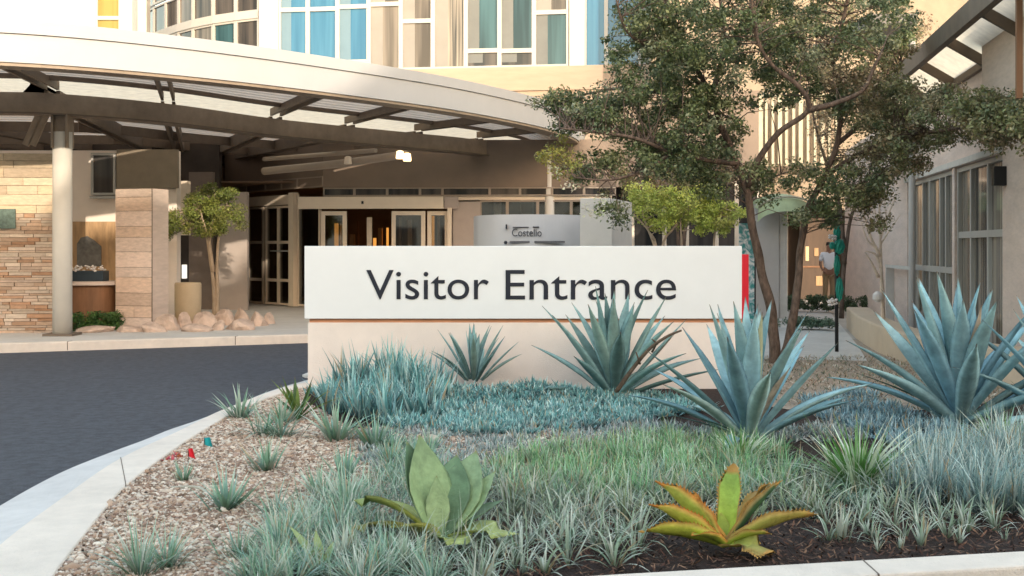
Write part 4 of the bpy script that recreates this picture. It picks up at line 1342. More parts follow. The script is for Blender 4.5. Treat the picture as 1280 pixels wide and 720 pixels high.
# blue-grey fescue mass at right
pb6 = [gp(1110, 590), gp(1190, 570), gp(1330, 565), gp(1360, 640), gp(1290, 650), gp(1180, 645), gp(1110, 625)]
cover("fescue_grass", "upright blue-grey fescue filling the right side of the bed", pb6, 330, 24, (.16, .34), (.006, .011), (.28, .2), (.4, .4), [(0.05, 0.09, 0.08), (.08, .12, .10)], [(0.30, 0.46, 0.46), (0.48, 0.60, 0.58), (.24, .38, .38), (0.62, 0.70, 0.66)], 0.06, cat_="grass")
# silvery small sprigs under and between front plants on the left/middle
pb7 = [gp(370, 650), gp(430, 610), gp(560, 590), gp(650, 620), gp(800, 635), gp(760, 690), gp(640, 722), gp(560, 760), gp(330, 760), gp(330, 720)]
cover("silver_grass_cover", "thin silvery grass blades scattered among the front clumps", pb7, 520, 12, (.09, .22), (.005, .009), (.5, .35), (.6, .6), [(0.10, 0.14, 0.10), (.14, .17, .12)], [(0.50, 0.58, 0.50), (0.66, 0.70, 0.62), (.34, .48, .36)], 0.06, cat_="grass")
# low sparse sprigs across green/brown area behind the orange agave
pb8 = [gp(560, 600), gp(800, 615), gp(1100, 605), gp(1120, 650), gp(900, 655), gp(700, 660), gp(600, 650)]
cover("sparse_grass_cover", "sparse drooping pale grass over brown mulch behind the orange agave", pb8, 300, 12, (.10, .24), (.006, .010), (.45, .3), (.9, .6), [(0.10, 0.10, 0.06), (.07, .12, .06)], [(0.40, 0.50, 0.34), (0.60, 0.62, 0.52), (.32, .42, .24)], 0.06, cat_="grass")

# --- individual clumps ---
PROT = {}
def clump_proto(key, n, L, W, lean, curl, pb, pt, spread=0.03, nseg=6, edge=None):
    az = rng.uniform(0, 2 * np.pi, n)
    r = np.abs(rng.normal(0, spread, n))
    bx, by = np.cos(az) * r, np.sin(az) * r
    ln = np.clip(np.abs(rng.normal(lean[0], lean[1], n)) + r * 2, 0, 1.5)
    Ls, Ws, Cu = rng.uniform(L[0], L[1], n), rng.uniform(W[0], W[1], n), rng.normal(curl[0], curl[1], n)
    cb, ct = palette(n, pb), palette(n, pt)
    dead_ = rng.uniform(0, 1, n) < .07
    cb[dead_] = (.30, .22, .13); ct[dead_] = (.55, .46, .30)
    parts = [blades(bx, by, az, ln, Ls, Ws, Cu, cb, ct, nseg=nseg)]
    V, F_, C = parts[0]
    me = mesh_np("grass_clump", V, F_, GRASSM, None, C)
    d = me.data
    COL.objects.unlink(me); bpy.data.objects.remove(me)
    PROT.setdefault(key, []).append(d)

SAGEB = [(0.07, 0.13, 0.08), (0.10, 0.15, 0.09)]
SAGET = [(0.30, 0.54, 0.38), (0.44, 0.64, 0.50), (0.22, 0.42, 0.28), (0.62, 0.74, 0.62), (0.30, 0.52, 0.46)]
SILT = [(0.66, 0.72, 0.64), (0.76, 0.80, 0.72), (0.48, 0.60, 0.50), (0.40, 0.54, 0.40)]
for _ in range(4):
    clump_proto("sage", 42, (.14, .30), (.014, .024), (.45, .25), (.15, .3), SAGEB, SAGET, .03)
    clump_proto("silver", 70, (.20, .38), (.009, .015), (.40, .25), (.7, .5), SAGEB, SAGET + SILT[:2], .05)
    clump_proto("varieg", 15, (.18, .36), (.011, .018), (.30, .25), (1.2, .7), [(0.20, 0.28, 0.16)], SILT, .02)
    clump_proto("upright", 12, (.12, .22), (.013, .020), (.20, .15), (.3, .5), [(0.22, 0.30, 0.20)], SILT, .018)
    clump_proto("thin", 55, (.15, .32), (.007, .012), (.5, .3), (.9, .5), SAGEB, SAGET + SILT[2:], .05)
for _ in range(2):
    clump_proto("spider_in", 100, (.25, .46), (.014, .022), (.55, .3), (.45, .3), [(0.03, 0.12, 0.02), (.06, .18, .03)], [(0.12, 0.30, 0.07), (0.20, 0.38, 0.12)], .05)
    clump_proto("spider_out", 120, (.28, .50), (.017, .025), (.8, .3), (.55, .3), [(0.30, 0.42, 0.22)], [(0.74, 0.80, 0.68), (.60, .70, .52)], .05)

GN = {}
def plant(key, px, py, sc, label, group=None, name="grass_clump", rz=None, cat_="grass clump", k=None):
    arr = PROT[key]
    d = arr[random.randrange(len(arr)) if k is None else k]
    o = bpy.data.objects.new(name, d)
    COL.objects.link(o)
    g = gnd(px, py, 0.0)
    o.location = (g.x, g.y, 0.004)
    o.rotation_euler.z = random.uniform(0, 6.28) if rz is None else rz
    o.scale = (sc, sc, sc * random.uniform(.92, 1.08))
    tag(o, label, cat_, group)
    return o

# on the gravel: ones that can be pointed at
solo = [
 ("sage", 283, 640, 0.98, "sage-green tuft with broad blades alone in the middle of the gravel"),
 ("sage", 333, 590, 0.92, "tuft on the gravel between the kerb-side grass and the lone middle tuft"),
 ("sage", 400, 625, 0.80, "small yellowish-based tuft at the right side of the open gravel"),
 ("sage", 432, 602, 0.85, "tuft directly behind the yellowish-based one, near the silvery cover"),
 ("sage", 229, 603, 0.55, "tiny tuft beside the red flags near the kerb"),
 ("thin", 330, 545, 1.15, "loose clump of grass overhanging the kerb left of the yucca-like green rosette"),
 ("sage", 300, 524, 1.05, "spiky clump where the kerb disappears left of the plinth"),
 ("thin", 352, 548, 1.10, "fine clump in front of the green rosette beside the plinth"),
 ("sage", 420, 553, 1.30, "wide blue-green clump right of the green rosette"),
 ("sage", 468, 562, 1.15, "tall blue-green clump at the edge where gravel meets silvery cover"),
 ("silver", 175, 722, 0.72, "large silvery clump nearest the kerb at the bottom left"),
 ("silver", 208, 712, 0.66, "silvery clump just right of the bottom-left one"),
 ("silver", 300, 700, 0.60, "low silver clump in the foreground gravel below the lone tuft"),
 ("thin", 345, 645, 0.85, "wispy clump on the gravel right of the lone sage tuft"),
 ("silver", 350, 690, 0.80, "bushy silvery clump left of the small agave spear"),
 ("silver", 435, 650, 0.92, "dense silvery clump up-left of the broad-leaved green agave"),
 ("sage", 352, 530, 0.95, "short clump at the foot of the green rosette"),
]
for key, px, py, sc, lb in solo: plant(key, px, py, sc * 1.18, lb, "grass tufts on and around the gravel")
# foreground masses of clumps that nothing tells apart
def many(key, n, poly, sc, label, group, minpy=None):
    x, y = scatter(n * 6, poly)
    used = []
    for a, b in zip(x, y):
        if len(used) >= n: break
        if all((a - c) ** 2 + (b - d) ** 2 > 0.012 for c, d in used):
            used.append((a, b))
            arr = PROT[key]
            o = bpy.data.objects.new("grass_clump", random.choice(arr))
            COL.objects.link(o)
            o.location = (a, b, 0.004)
            o.rotation_euler.z = random.uniform(0, 6.28)
            s = random.uniform(*sc)
            o.scale = (s, s, s)
            tag(o, label, "grass clump", group)
many("silver", 34, [gp(330, 700), gp(370, 660), gp(440, 630), gp(470, 660), gp(500, 720), gp(560, 745), gp(300, 745)], (.55, .85), "silver-green grass clump in the crowded foreground drift left of the broad-leaved agave", "silvery clumps in the left foreground drift")
many("thin", 30, [gp(470, 590), gp(560, 585), gp(700, 620), gp(700, 650), gp(640, 640), gp(480, 640)], (.6, .95), "wispy grass clump in the drift behind the broad-leaved green agave", "wispy clumps behind the green agave")
many("varieg", 30, [gp(500, 700), gp(620, 680), gp(700, 655), gp(800, 650), gp(815, 690), gp(760, 715), gp(640, 735), gp(500, 735)], (.65, 1.0), "cream-edged lilyturf clump arching over mulch between the two front agaves", "pale arching clumps between the front agaves")
many("thin", 40, [gp(700, 600), gp(1000, 590), gp(1090, 600), gp(1110, 640), gp(900, 640), gp(700, 640)], (.55, .85), "thin pale grass clump behind the orange-tipped agave", "thin clumps behind the orange-tipped agave")
many("upright", 24, [gp(1040, 650), gp(1290, 640), gp(1320, 672), gp(1150, 690), gp(1020, 693)], (.4, 1.1), "small white-edged upright clump in the mulch along the right end of the front kerb", "white-edged clumps along the front kerb")
many("varieg", 34, [gp(1000, 640), gp(1310, 620), gp(1320, 665), gp(1040, 685)], (.5, .85), "drooping cream-edged clump under the blue-grey fescue at the right", "drooping clumps in front of the fescue")
many("sage", 16, [gp(470, 565), gp(540, 560), gp(560, 590), gp(480, 600)], (.5, .8), "short sage clump in the silvery cover left of centre", "sage clumps in the silvery cover")
plant("upright", 785, 676, 1.1, "upright white-edged tuft just left of the orange-tipped agave", "white-edged clumps along the front kerb")
plant("upright", 1050, 680, 1.25, "largest upright white-edged tuft right of the orange-tipped agave", "white-edged clumps along the front kerb")
plant("upright", 428, 706, 1.5, "upright silver tuft at the left foot of the broad-leaved agave", "white-edged clumps along the front kerb")
plant("upright", 520, 722, 1.3, "upright silver tuft in front of the broad-leaved agave", "white-edged clumps along the front kerb")

def spider(px, py, sc, label, ki):
    g = gnd(px, py)
    t = thing("spider_plant", (g.x, g.y, 0.004), label, "spider plant", "large variegated spider plants")
    for key, nm in (("spider_in", "green_blades"), ("spider_out", "white_blades")):
        o = bpy.data.objects.new(nm, PROT[key][ki])
        COL.objects.link(o); o.parent = t
    t.scale = (sc, sc, sc)
    t.rotation_euler.z = ki * 1.3
spider(1072, 612, 1.25, "big bright green and white spider plant right of the orange-tipped agave", 0)
spider(1250, 566, 1.0, "green and white spider plant at the right foot of the tallest blue agave", 1)
spider(925, 582, 0.8, "smaller pale spider plant below the middle blue agave", 0)

# =================================================================== AGAVES
def fleshy(parts, base, az, e0, bend, L, W, cup=0.25, thick=0.10, prof=None, cb=(0.2, 0.3, 0.3), ct=None, tip=(0.2, 0.1, 0.05), edge=None, nseg=16, roll=0.0, teeth=0, wav=0.0, tsc=1.0):
    t = np.linspace(0, 1, nseg + 1)
    if prof is None: prof = [(0, .62), (.15, .72), (.4, 1.0), (.58, .95), (.75, .66), (.9, .26), (.97, .08), (1, .02)]
    w = np.interp(t, [p[0] for p in prof], [p[1] for p in prof]) * W / 2
    e = e0 + bend * t
    ds = L / nseg
    pos = [Vector(base)]
    for i in range(nseg):
        em = (e[i] + e[i + 1]) / 2
        pos.append(pos[-1] + Vector((math.cos(em) * math.cos(az), math.cos(em) * math.sin(az), math.sin(em))) * ds)
    V, C = [], []
    ct = ct or cb
    us = [-1, -.86, 0, .86, 1, .6, 0, -.6]
    for i in range(nseg + 1):
        T = Vector((math.cos(e[i]) * math.cos(az), math.cos(e[i]) * math.sin(az), math.sin(e[i])))
        S = Vector((-math.sin(az), math.cos(az), 0))
        Nn = T.cross(S) * -1
        if Nn.dot(Vector((-math.cos(az), -math.sin(az), 0.0001))) < 0: Nn = -Nn   # upper side faces the axis
        if roll:
            S, Nn = S * math.cos(roll) + Nn * math.sin(roll), Nn * math.cos(roll) - S * math.sin(roll)
        th = thick * W * (1 - t[i] * 0.85)
        for k, u in enumerate(us):
            h = cup * w[i] * (u * u)
            if k >= 5: h -= th * (1 - abs(u) * .5)
            wv = wav * W * math.sin(t[i] * 17 + (1 if u > 0 else 0) * 2) * abs(u) * t[i]
            p = pos[i] + S * (u * w[i]) + Nn * (h + wv)
            V.append(p)
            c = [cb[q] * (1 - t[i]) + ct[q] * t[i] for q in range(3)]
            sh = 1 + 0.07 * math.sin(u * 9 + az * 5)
            c = [q * sh for q in c]
            if edge and (abs(u) > .9 or t[i] > .88):
                c = list(edge)
            if t[i] > .955 and tip: c = list(tip)
            V_ = V[-1]
            C.append(c)
    F_ = []
    n = len(us)
    for i in range(nseg):
        for k in range(n):
            k2 = (k + 1) % n
            F_.append((i * n + k, i * n + k2, (i + 1) * n + k2, (i + 1) * n + k))
    V = np.array([tuple(v) for v in V]); F_ = np.array(F_); C = np.array(C)
    parts.append((V, F_, C))
    if teeth:
        tv, tf, tc = [], [], []
        for q in range(teeth):
            f = 0.25 + 0.72 * q / teeth
            i = min(nseg - 1, int(f * nseg)); fr = f * nseg - i
            for sd in (0, 4):
                a = V[i * n + sd] * (1 - fr) + V[(i + 1) * n + sd] * fr
                b = a + (V[(i + 1) * n + sd] - V[i * n + sd]) / max(1e-6, np.linalg.norm(V[(i + 1) * n + sd] - V[i * n + sd])) * W * .10 * tsc
                mid_ = V[i * n + 2] * (1 - fr) + V[(i + 1) * n + 2] * fr
                o_ = (a - mid_); o_ /= max(1e-6, np.linalg.norm(o_))
                c_ = (a + b) / 2 + o_ * W * 0.09 * tsc + (b - a) * .6
                k0 = len(tv)
                tv += [a, b, c_, c_]
                tf.append((k0, k0 + 1, k0 + 2, k0 + 3))
                tc += [edge or tip] * 4
        parts.append((np.array(tv), np.array(tf), np.array(tc)))


def agave(name, label, px, py, L, W, n, seed, pal, tip=(0.16, 0.09, 0.05), emin=18, emax=86, spread=0.10, az0=0, extra=None, bendr=(-.25, .18), dead=True, zb=0.0):
    rr = random.Random(seed)
    g = gnd(px, py)
    root = thing(name, (g.x, g.y, 0), label, "agave", "large blue agaves")
    parts = []
    for i in range(n):
        f = i / (n - 1)
        az = az0 + i * 2.39996 + rr.uniform(-.15, .15)
        e0 = R(emin + (emax - emin) * f ** 0.85 + rr.uniform(-5, 5))
        l = L * (0.86 + 0.22 * math.sin(math.pi * (0.25 + f * 0.6))) * rr.uniform(.88, 1.08)
        c = rr.choice(pal); k = rr.uniform(.82, 1.15)
        c = tuple(q * k for q in c)
        rb_ = spread * (1 - f)
        b = (g.x + math.cos(az) * rb_, g.y + math.sin(az) * rb_, zb + 0.02 + 0.10 * f * L)
        bend = rr.uniform(*bendr) - 0.25 * (1 - f)
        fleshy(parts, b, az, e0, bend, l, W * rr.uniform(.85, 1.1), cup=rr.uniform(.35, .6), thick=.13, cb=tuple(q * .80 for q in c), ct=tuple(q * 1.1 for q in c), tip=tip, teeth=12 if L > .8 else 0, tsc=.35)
    V, F_, C = cat(parts)
    mesh_np("rosette", V, F_, AGAVEM, root, C, smooth=True)
    if extra:
        parts = []
        for (az, e0, bend, l, w, cc) in extra:
            fleshy(parts, (g.x, g.y, .04), R(az), R(e0), R(bend), l, w, cb=cc, ct=tuple(q * 1.1 for q in cc), tip=tip)
        V, F_, C = cat(parts)
        mesh_np("faded_leaves", V, F_, AGAVEM, root, C, smooth=True)
    return root

BP = [(0.24, 0.40, 0.39), (0.20, 0.35, 0.36), (0.28, 0.45, 0.45), (0.17, 0.29, 0.28), (0.26, 0.39, 0.35)]
BP2 = [(0.25, 0.44, 0.50), (0.21, 0.38, 0.46), (0.32, 0.51, 0.55), (0.17, 0.31, 0.34), (0.26, 0.41, 0.42), (0.36, 0.52, 0.52)]
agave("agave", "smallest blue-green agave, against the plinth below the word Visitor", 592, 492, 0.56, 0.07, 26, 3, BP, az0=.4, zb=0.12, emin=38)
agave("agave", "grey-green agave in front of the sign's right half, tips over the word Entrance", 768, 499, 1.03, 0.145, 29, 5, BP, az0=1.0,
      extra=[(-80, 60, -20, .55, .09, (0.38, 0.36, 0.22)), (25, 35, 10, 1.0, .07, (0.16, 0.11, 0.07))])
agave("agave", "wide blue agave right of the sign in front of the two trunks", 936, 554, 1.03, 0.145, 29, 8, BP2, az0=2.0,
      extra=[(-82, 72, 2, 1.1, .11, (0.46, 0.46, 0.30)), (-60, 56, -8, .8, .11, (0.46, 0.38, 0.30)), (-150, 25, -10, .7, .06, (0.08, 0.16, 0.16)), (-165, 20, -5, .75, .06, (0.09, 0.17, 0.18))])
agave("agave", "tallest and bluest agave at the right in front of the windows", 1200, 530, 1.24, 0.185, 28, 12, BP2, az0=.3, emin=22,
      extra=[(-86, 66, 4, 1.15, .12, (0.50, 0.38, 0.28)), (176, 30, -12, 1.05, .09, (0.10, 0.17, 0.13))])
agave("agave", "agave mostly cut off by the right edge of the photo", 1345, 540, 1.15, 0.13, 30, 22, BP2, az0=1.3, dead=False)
# dark small rosette left of the plinth
g = gnd(372, 527)
root = thing("green_rosette", (g.x, g.y, 0), "spiky fresh green rosette with dark outer leaves at the left corner of the plinth", "yucca")
parts = []
rr = random.Random(5)
for i in range(22):
    fleshy(parts, (g.x, g.y, .02), rr.uniform(0, 6.28), R(rr.uniform(30, 82)), R(rr.uniform(-25, 5)), rr.uniform(.28, .46), .045, cb=(0.07, 0.15, 0.03), ct=rr.choice([(0.22, 0.30, 0.07), (0.08, 0.14, 0.06), (0.13, 0.22, 0.05)]), nseg=10)
V, F_, C = cat(parts); mesh_np("leaves", V, F_, SOFTG, root, C, smooth=True)
# small spear at the bottom left foreground
g = gnd(402, 716)
root = thing("young_agave", (g.x, g.y, 0), "young yellow-green agave spears poking from the foreground grass at the bottom", "agave")
parts = []
for az, e0, be, l, w in ((150, 52, -14, .30, .065), (118, 66, -5, .22, .05), (60, 60, -10, .17, .045), (170, 30, 5, .22, .05), (-60, 50, 0, .12, .04)):
    fleshy(parts, (g.x, g.y, .0), R(az), R(e0), R(be), l, w, cb=(0.30, 0.36, 0.13), ct=(0.36, 0.46, 0.22), nseg=12)
V, F_, C = cat(parts); mesh_np("leaves", V, F_, SOFTG, root, C, smooth=True)
# dry stalk between agaves
st = MB()
pts = [at(770, 490, 12.3), at(790, 462, 12.2), at(812, 436, 12.1), at(835, 420, 12.0), at(852, 413, 12.0)]
st.tube(spline(pts, 5), [0.026 - 0.0008 * i for i in range(21)], 8)
for q in ((800, 455, 795, 440), (815, 440, 822, 428), (822, 430, 815, 424)):
    st.tube([at(q[0], q[1], 12.15), at(q[2], q[3], 12.1)], [0.013, 0.006], 6)
o = st.build("dry_stalk", mat("dry_stalk_skin", (0.12, 0.085, 0.06), 0.9, 0.4, 20), smooth=True, loc=gnd(770, 500))
tag(o, "dry brown broken flower stalk leaning between two blue agaves", "stalk")

# broad-leaved green agave in the foreground
g = gnd(548, 684)
root = thing("broadleaf_agave", (g.x, g.y, 0), "broad-leaved soft green agave with yellowing lower leaves in the foreground", "agave")
BRO = [(0, .50), (.12, .56), (.30, .86), (.45, 1.0), (.60, .92), (.78, .58), (.92, .22), (1, .01)]
specs = [  # az, elev, bend, L, W, base colour, tip colour, roll
 (122, 62, 14, .52, .16, (0.36, 0.48, 0.22), (0.27, 0.40, 0.22), 0.25),
 (138, 62, 6, .50, .14, (0.14, 0.22, 0.13), (0.17, 0.29, 0.17), 0.1),
 (58, 46, 8, .50, .15, (0.32, 0.44, 0.20), (0.32, 0.46, 0.27), 0.15),
 (75, 52, 0, .46, .14, (0.16, 0.25, 0.14), (0.18, 0.30, 0.17), 0.0),
 (36, 36, 12, .44, .10, (0.32, 0.44, 0.20), (0.36, 0.50, 0.29), 0.2),
 (158, 44, -52, .50, .15, (0.50, 0.52, 0.12), (0.24, 0.32, 0.11), 0.3),
 (188, 24, -30, .42, .14, (0.40, 0.40, 0.10), (0.24, 0.24, 0.07), 0.2),
 (-14, 22, -32, .40, .13, (0.46, 0.55, 0.22), (0.42, 0.48, 0.17), 0.0),
 (-60, 20, -28, .28, .12, (0.46, 0.55, 0.24), (0.40, 0.46, 0.15), 0.0),
 (222, 34, -30, .30, .12, (0.46, 0.48, 0.13), (0.38, 0.40, 0.11), 0.2),
 (100, 76, 4, .30, .07, (0.38, 0.48, 0.25), (0.30, 0.42, 0.22), 0.0),
 (20, 30, -6, .36, .10, (0.14, 0.22, 0.12), (0.16, 0.26, 0.15), 0.0)]
parts = []
for az, e0, be, l, w, cb, ct, ro in specs:
    fleshy(parts, (g.x + .02 * math.cos(R(az)), g.y + .02 * math.sin(R(az)), .05), R(az), R(e0), R(be), l * 1.08, w * 1.95, cup=.24, thick=.06, prof=BRO, cb=cb, ct=ct, tip=(0.3, 0.3, 0.12), roll=ro, nseg=20)
V, F_, C = cat(parts); mesh_np("leaves", V, F_, SOFTG, root, C, smooth=True)

# orange-tipped serrated agave
g = gnd(906, 692)
root = thing("serrated_agave", (g.x, g.y, 0), "lime-green agave with scorched orange serrated leaf edges by the front kerb", "agave")
STR = [(0, .95), (.2, .85), (.45, .92), (.68, 1.0), (.8, .84), (.9, .60), (.96, .40), (1, .10)]
OR_, BR_ = (0.80, 0.32, 0.07), (0.50, 0.29, 0.08)
specs = [
 (60, 70, 4, .42, .088, (0.56, 0.72, 0.09), (0.26, 0.44, 0.10), STR, BR_, -0.15, .03),
 (150, 46, -16, .48, .115, (0.54, 0.70, 0.10), (0.56, 0.54, 0.12), None, OR_, 0.9, .05),
 (136, 56, -26, .36, .135, (0.58, 0.70, 0.14), (0.80, 0.46, 0.14), None, OR_, 0.6, .07),
 (165, 34, -16, .43, .095, (0.54, 0.66, 0.09), (0.66, 0.52, 0.12), None, OR_, 0.8, .05),
 (188, 22, -24, .46, .10, (0.54, 0.68, 0.09), (0.64, 0.64, 0.10), None, (0.55, 0.30, 0.06), 0.7, .04),
 (8, 28, -24, .52, .10, (0.38, 0.46, 0.12), (0.42, 0.30, 0.07), None, BR_, -0.7, .06),
 (28, 44, -10, .48, .12, (0.05, 0.12, 0.05), (0.06, 0.13, 0.06), None, BR_, -0.7, .03),
 (30, 60, -30, .42, .10, (0.34, 0.36, 0.08), (0.42, 0.20, 0.05), None, BR_, -0.5, .10),
 (-42, 16, -30, .28, .12, (0.36, 0.46, 0.10), (0.34, 0.26, 0.09), STR, BR_, 0.2, .07),
 (-15, 34, -34, .24, .09, (0.42, 0.54, 0.09), (0.42, 0.44, 0.09), None, BR_, -0.3, .05),
 (215, 34, -30, .24, .08, (0.42, 0.54, 0.09), (0.44, 0.50, 0.09), None, OR_, 0.2, .03),
 (110, 80, 0, .16, .05, (0.44, 0.56, 0.12), (0.40, 0.52, 0.10), None, (0.4, 0.45, 0.1), 0.0, 0)]
parts = []
for az, e0, be, l, w, cb, ct, pf, ed, ro, wv in specs:
    fleshy(parts, (g.x + .015 * math.cos(R(az)), g.y + .015 * math.sin(R(az)), .05), R(az), R(e0), R(be), l, w * 1.5, cup=.38, thick=.08, prof=pf, cb=cb, ct=ct, tip=ed, edge=ed, roll=ro, nseg=20, teeth=16, wav=wv)
V, F_, C = cat(parts); mesh_np("leaves", V, F_, SOFTG, root, C, smooth=True)

# =================================================================== little things in the bed
def flag(px, py, h, w, material, label, cat_, curved=False):
    g = gnd(px, py)
    t = thing("marker_flag", (g.x, g.y, 0), label, cat_)
    m = MB(); m.tube([(g.x, g.y, 0), (g.x + .004, g.y, h)], 0.0025, 6); m.build("wire", BLACK, t)
    m = MB()
    a = [Vector((g.x + w * k / 5, g.y - 0.012 * math.sin(k * 1.3), h)) for k in range(6)]
    b = [Vector((p.x + .004 * k, p.y + .01, p.z - 0.055 - 0.006 * k)) for k, p in enumerate(a)]
    m.strip(a, b)
    m.build("flag", material, t)
flag(235, 582, 0.125, 0.035, FLRED, "upright red marker flag in the gravel near the kerb", "flag")
flag(255, 561, 0.09, 0.05, FLTEAL, "small teal marker flag by the kerb behind the red one", "flag")
def redbloom(px, py, label, seed):
    rr = random.Random(seed)
    g = gnd(px, py)
    parts = []
    for i in range(22):
        fleshy(parts, (g.x + rr.uniform(-.03, .03), g.y + rr.uniform(-.02, .02), 0.0), rr.uniform(0, 6.28), R(rr.uniform(15, 80)), R(rr.uniform(-60, 0)), rr.uniform(.03, .08), .02, cb=(0.5, .05, .05), ct=(0.75, rr.uniform(.05, .35), rr.uniform(.06, .3)), nseg=5)
    V, F_, C = cat(parts)
    o = mesh_np("red_flower", V, F_, SOFTG, None, C, True, loc=g)
    tag(o, label, "flower")
redbloom(212, 578, "low coral-red flower head left of the red flag", 1)
redbloom(222, 573, "second coral-red flower head touching the red flag", 2)
m = MB(); a, b = gnd(338, 610), gnd(366, 606)
m.tube([a + Vector((0, 0, .012)), a.lerp(b, .5) + Vector((0, 0.01, .02)), b + Vector((0, 0, .012))], [.011, .013, .009], 8)
tag(m.build("dry_twig", PBARK, smooth=True, loc=a), "short pale dry twig lying on the gravel between two tufts", "twig")
m = MB(); a, b = gnd(214, 612), gnd(262, 622)
m.tube(spline([a + Vector((0, 0, .012)), a.lerp(b, .5) + Vector((0.02, 0.10, .02)), b + Vector((0, 0, .012))], 5), [.010] * 11, 8)
tag(m.build("fallen_leaf", mat("dry_leaf", (0.42, 0.40, 0.33), 0.8, 0.2), smooth=True, loc=a), "curved pale fallen leaf below the tiny tuft near the kerb", "leaf")
# =================================================================== TREES
def leaf_cloud(centers, radii, per, size, pal, flat=0.8, up=0.3, seed=0, tips=None):
    """small leaf blades around clump centres (n,3)"""
    r = np.random.default_rng(seed)
    n = len(centers)
    cnt = np.maximum(3, (per * (radii / radii.mean()) ** 1.6).astype(int))
    idx = np.repeat(np.arange(n), cnt)
    N_ = len(idx)
    d = r.normal(0, 1, (N_, 3)); d /= np.linalg.norm(d, axis=1)[:, None]
    rad = radii[idx] * r.uniform(0, 1, N_) ** 0.55
    P = centers[idx] + d * rad[:, None] * np.array([1, 1, flat])
    # leaf orientation: random normal biased up/outwards
    nrm = d * 0.6 + r.normal(0, .8, (N_, 3)) + np.array([0, 0, up])
    nrm /= np.linalg.norm(nrm, axis=1)[:, None]
    a = r.normal(0, 1, (N_, 3)); a -= nrm * (a * nrm).sum(1)[:, None]; a /= np.linalg.norm(a, axis=1)[:, None]
    b = np.cross(nrm, a)
    L = size * r.uniform(.6, 1.3, N_)
    W = L * r.uniform(.38, .6, N_)
    v0 = P - a * (L / 2)[:, None]
    v1 = P + b * (W / 2)[:, None] + nrm * (L * .06)[:, None]
    v2 = P + a * (L / 2)[:, None]
    v3 = P - b * (W / 2)[:, None] + nrm * (L * .06)[:, None]
    V = np.stack([v0, v1, v2, v3], 1).reshape(-1, 3)
    F_ = np.arange(N_ * 4).reshape(-1, 4)
    p = np.array(pal)
    ccol = p[r.integers(0, len(p), n)]
    lc = 0.55 * ccol[idx] + 0.45 * p[r.integers(0, len(p), N_)]
    lc = lc * r.uniform(.75, 1.6, (N_, 1))
    C = np.repeat(lc, 4, 0)
    return V, F_, C


def limb(mb, pts, r0, r1, n=9, sub=6, wob=0.0):
    s = spline(pts, sub)
    k = len(s)
    if wob:
        s = [p + Vector((mnoise.noise(p * 2.1), mnoise.noise(p * 2.1 + Vector((9, 3, 1))), 0)) * wob for p in s]
    rr = [r0 + (r1 - r0) * (i / (k - 1)) ** .8 for i in range(k)]
    rr = [r * (1 + .10 * mnoise.noise(p * 5)) for r, p in zip(rr, s)]
    mb.tube(s, rr, n)
    return s

# ---- the live oak behind the agaves
TY = 16.5
tr = thing("live_oak", (at(968, 455, TY).x, TY, 0), "twin-trunked live oak with a dark dense crown right of the sign", "tree")
tm = MB()
A_ = lambda px, py, dy=0.0: at(px, py, TY + dy)
nodes = []
def L_(pts, r0, r1, sub=6, wob=0.03):
    s = limb(tm, [A_(*p) for p in pts], r0, r1, 12 if r0 > .06 else 7, sub, wob)
    nodes.extend(s[len(s) // 3:])
    return s
L_([(969, 460, .1), (967, 420, .1), (961, 375, .08), (951, 330, .0), (942, 285, -.05), (934, 245, -.1), (921, 205, -.1), (905, 165, 0), (888, 120, .1), (862, 70, .1), (840, 20, .2), (825, -40, .3)], 0.085, 0.022)
L_([(974, 460, .2), (985, 425, .25), (994, 385, .3), (998, 345, .4), (1002, 300, .5), (1012, 258, .5), (1030, 220, .4), (1046, 180, .3), (1050, 130, .2), (1040, 80, .1), (1052, 30, 0), (1070, -40, 0)], 0.072, 0.022)
L_([(932, 235, -.1), (950, 195, -.4), (975, 165, -.6), (1010, 138, -.8), (1000, 110, -.9), (965, 80, -1), (945, 45, -1.1), (940, -10, -1.2)], 0.05, 0.018)
L_([(1010, 138, -.8), (1045, 128, -.9), (1080, 110, -1), (1100, 70, -1)], .045, .02)
L_([(921, 205, -.1), (885, 200, -.5), (840, 190, -.7), (790, 172, -.9), (740, 165, -1), (700, 160, -1)], 0.042, 0.012)
L_([(905, 165, 0), (868, 130, .5), (830, 115, .8), (780, 110, 1), (730, 118, 1.2)], 0.05, 0.015)
L_([(888, 120, .1), (900, 80, .8), (905, 30, 1.2), (890, -30, 1.5)], .045, .02)
L_([(1030, 220, .4), (1070, 195, .1), (1110, 175, -.1), (1160, 165, -.6), (1220, 158, -1.8), (1280, 152, -3.0), (1330, 150, -3.8)], 0.042, 0.012)
L_([(1046, 180, .3), (1080, 150, .7), (1115, 110, 1), (1130, 60, 1.2)], .04, .015)
L_([(1012, 258, .5), (1050, 245, .3), (1080, 238, .2)], .03, .012)
L_([(842, 190, -.7), (800, 215, -.8), (760, 225, -1), (720, 222, -1.1)], .03, .01)
L_([(862, 70, .1), (815, 60, -.4), (785, 40, -.8), (770, 0, -1)], .035, .012)
L_([(934, 245, -.1), (960, 225, .3), (985, 215, .7)], .025, .01)
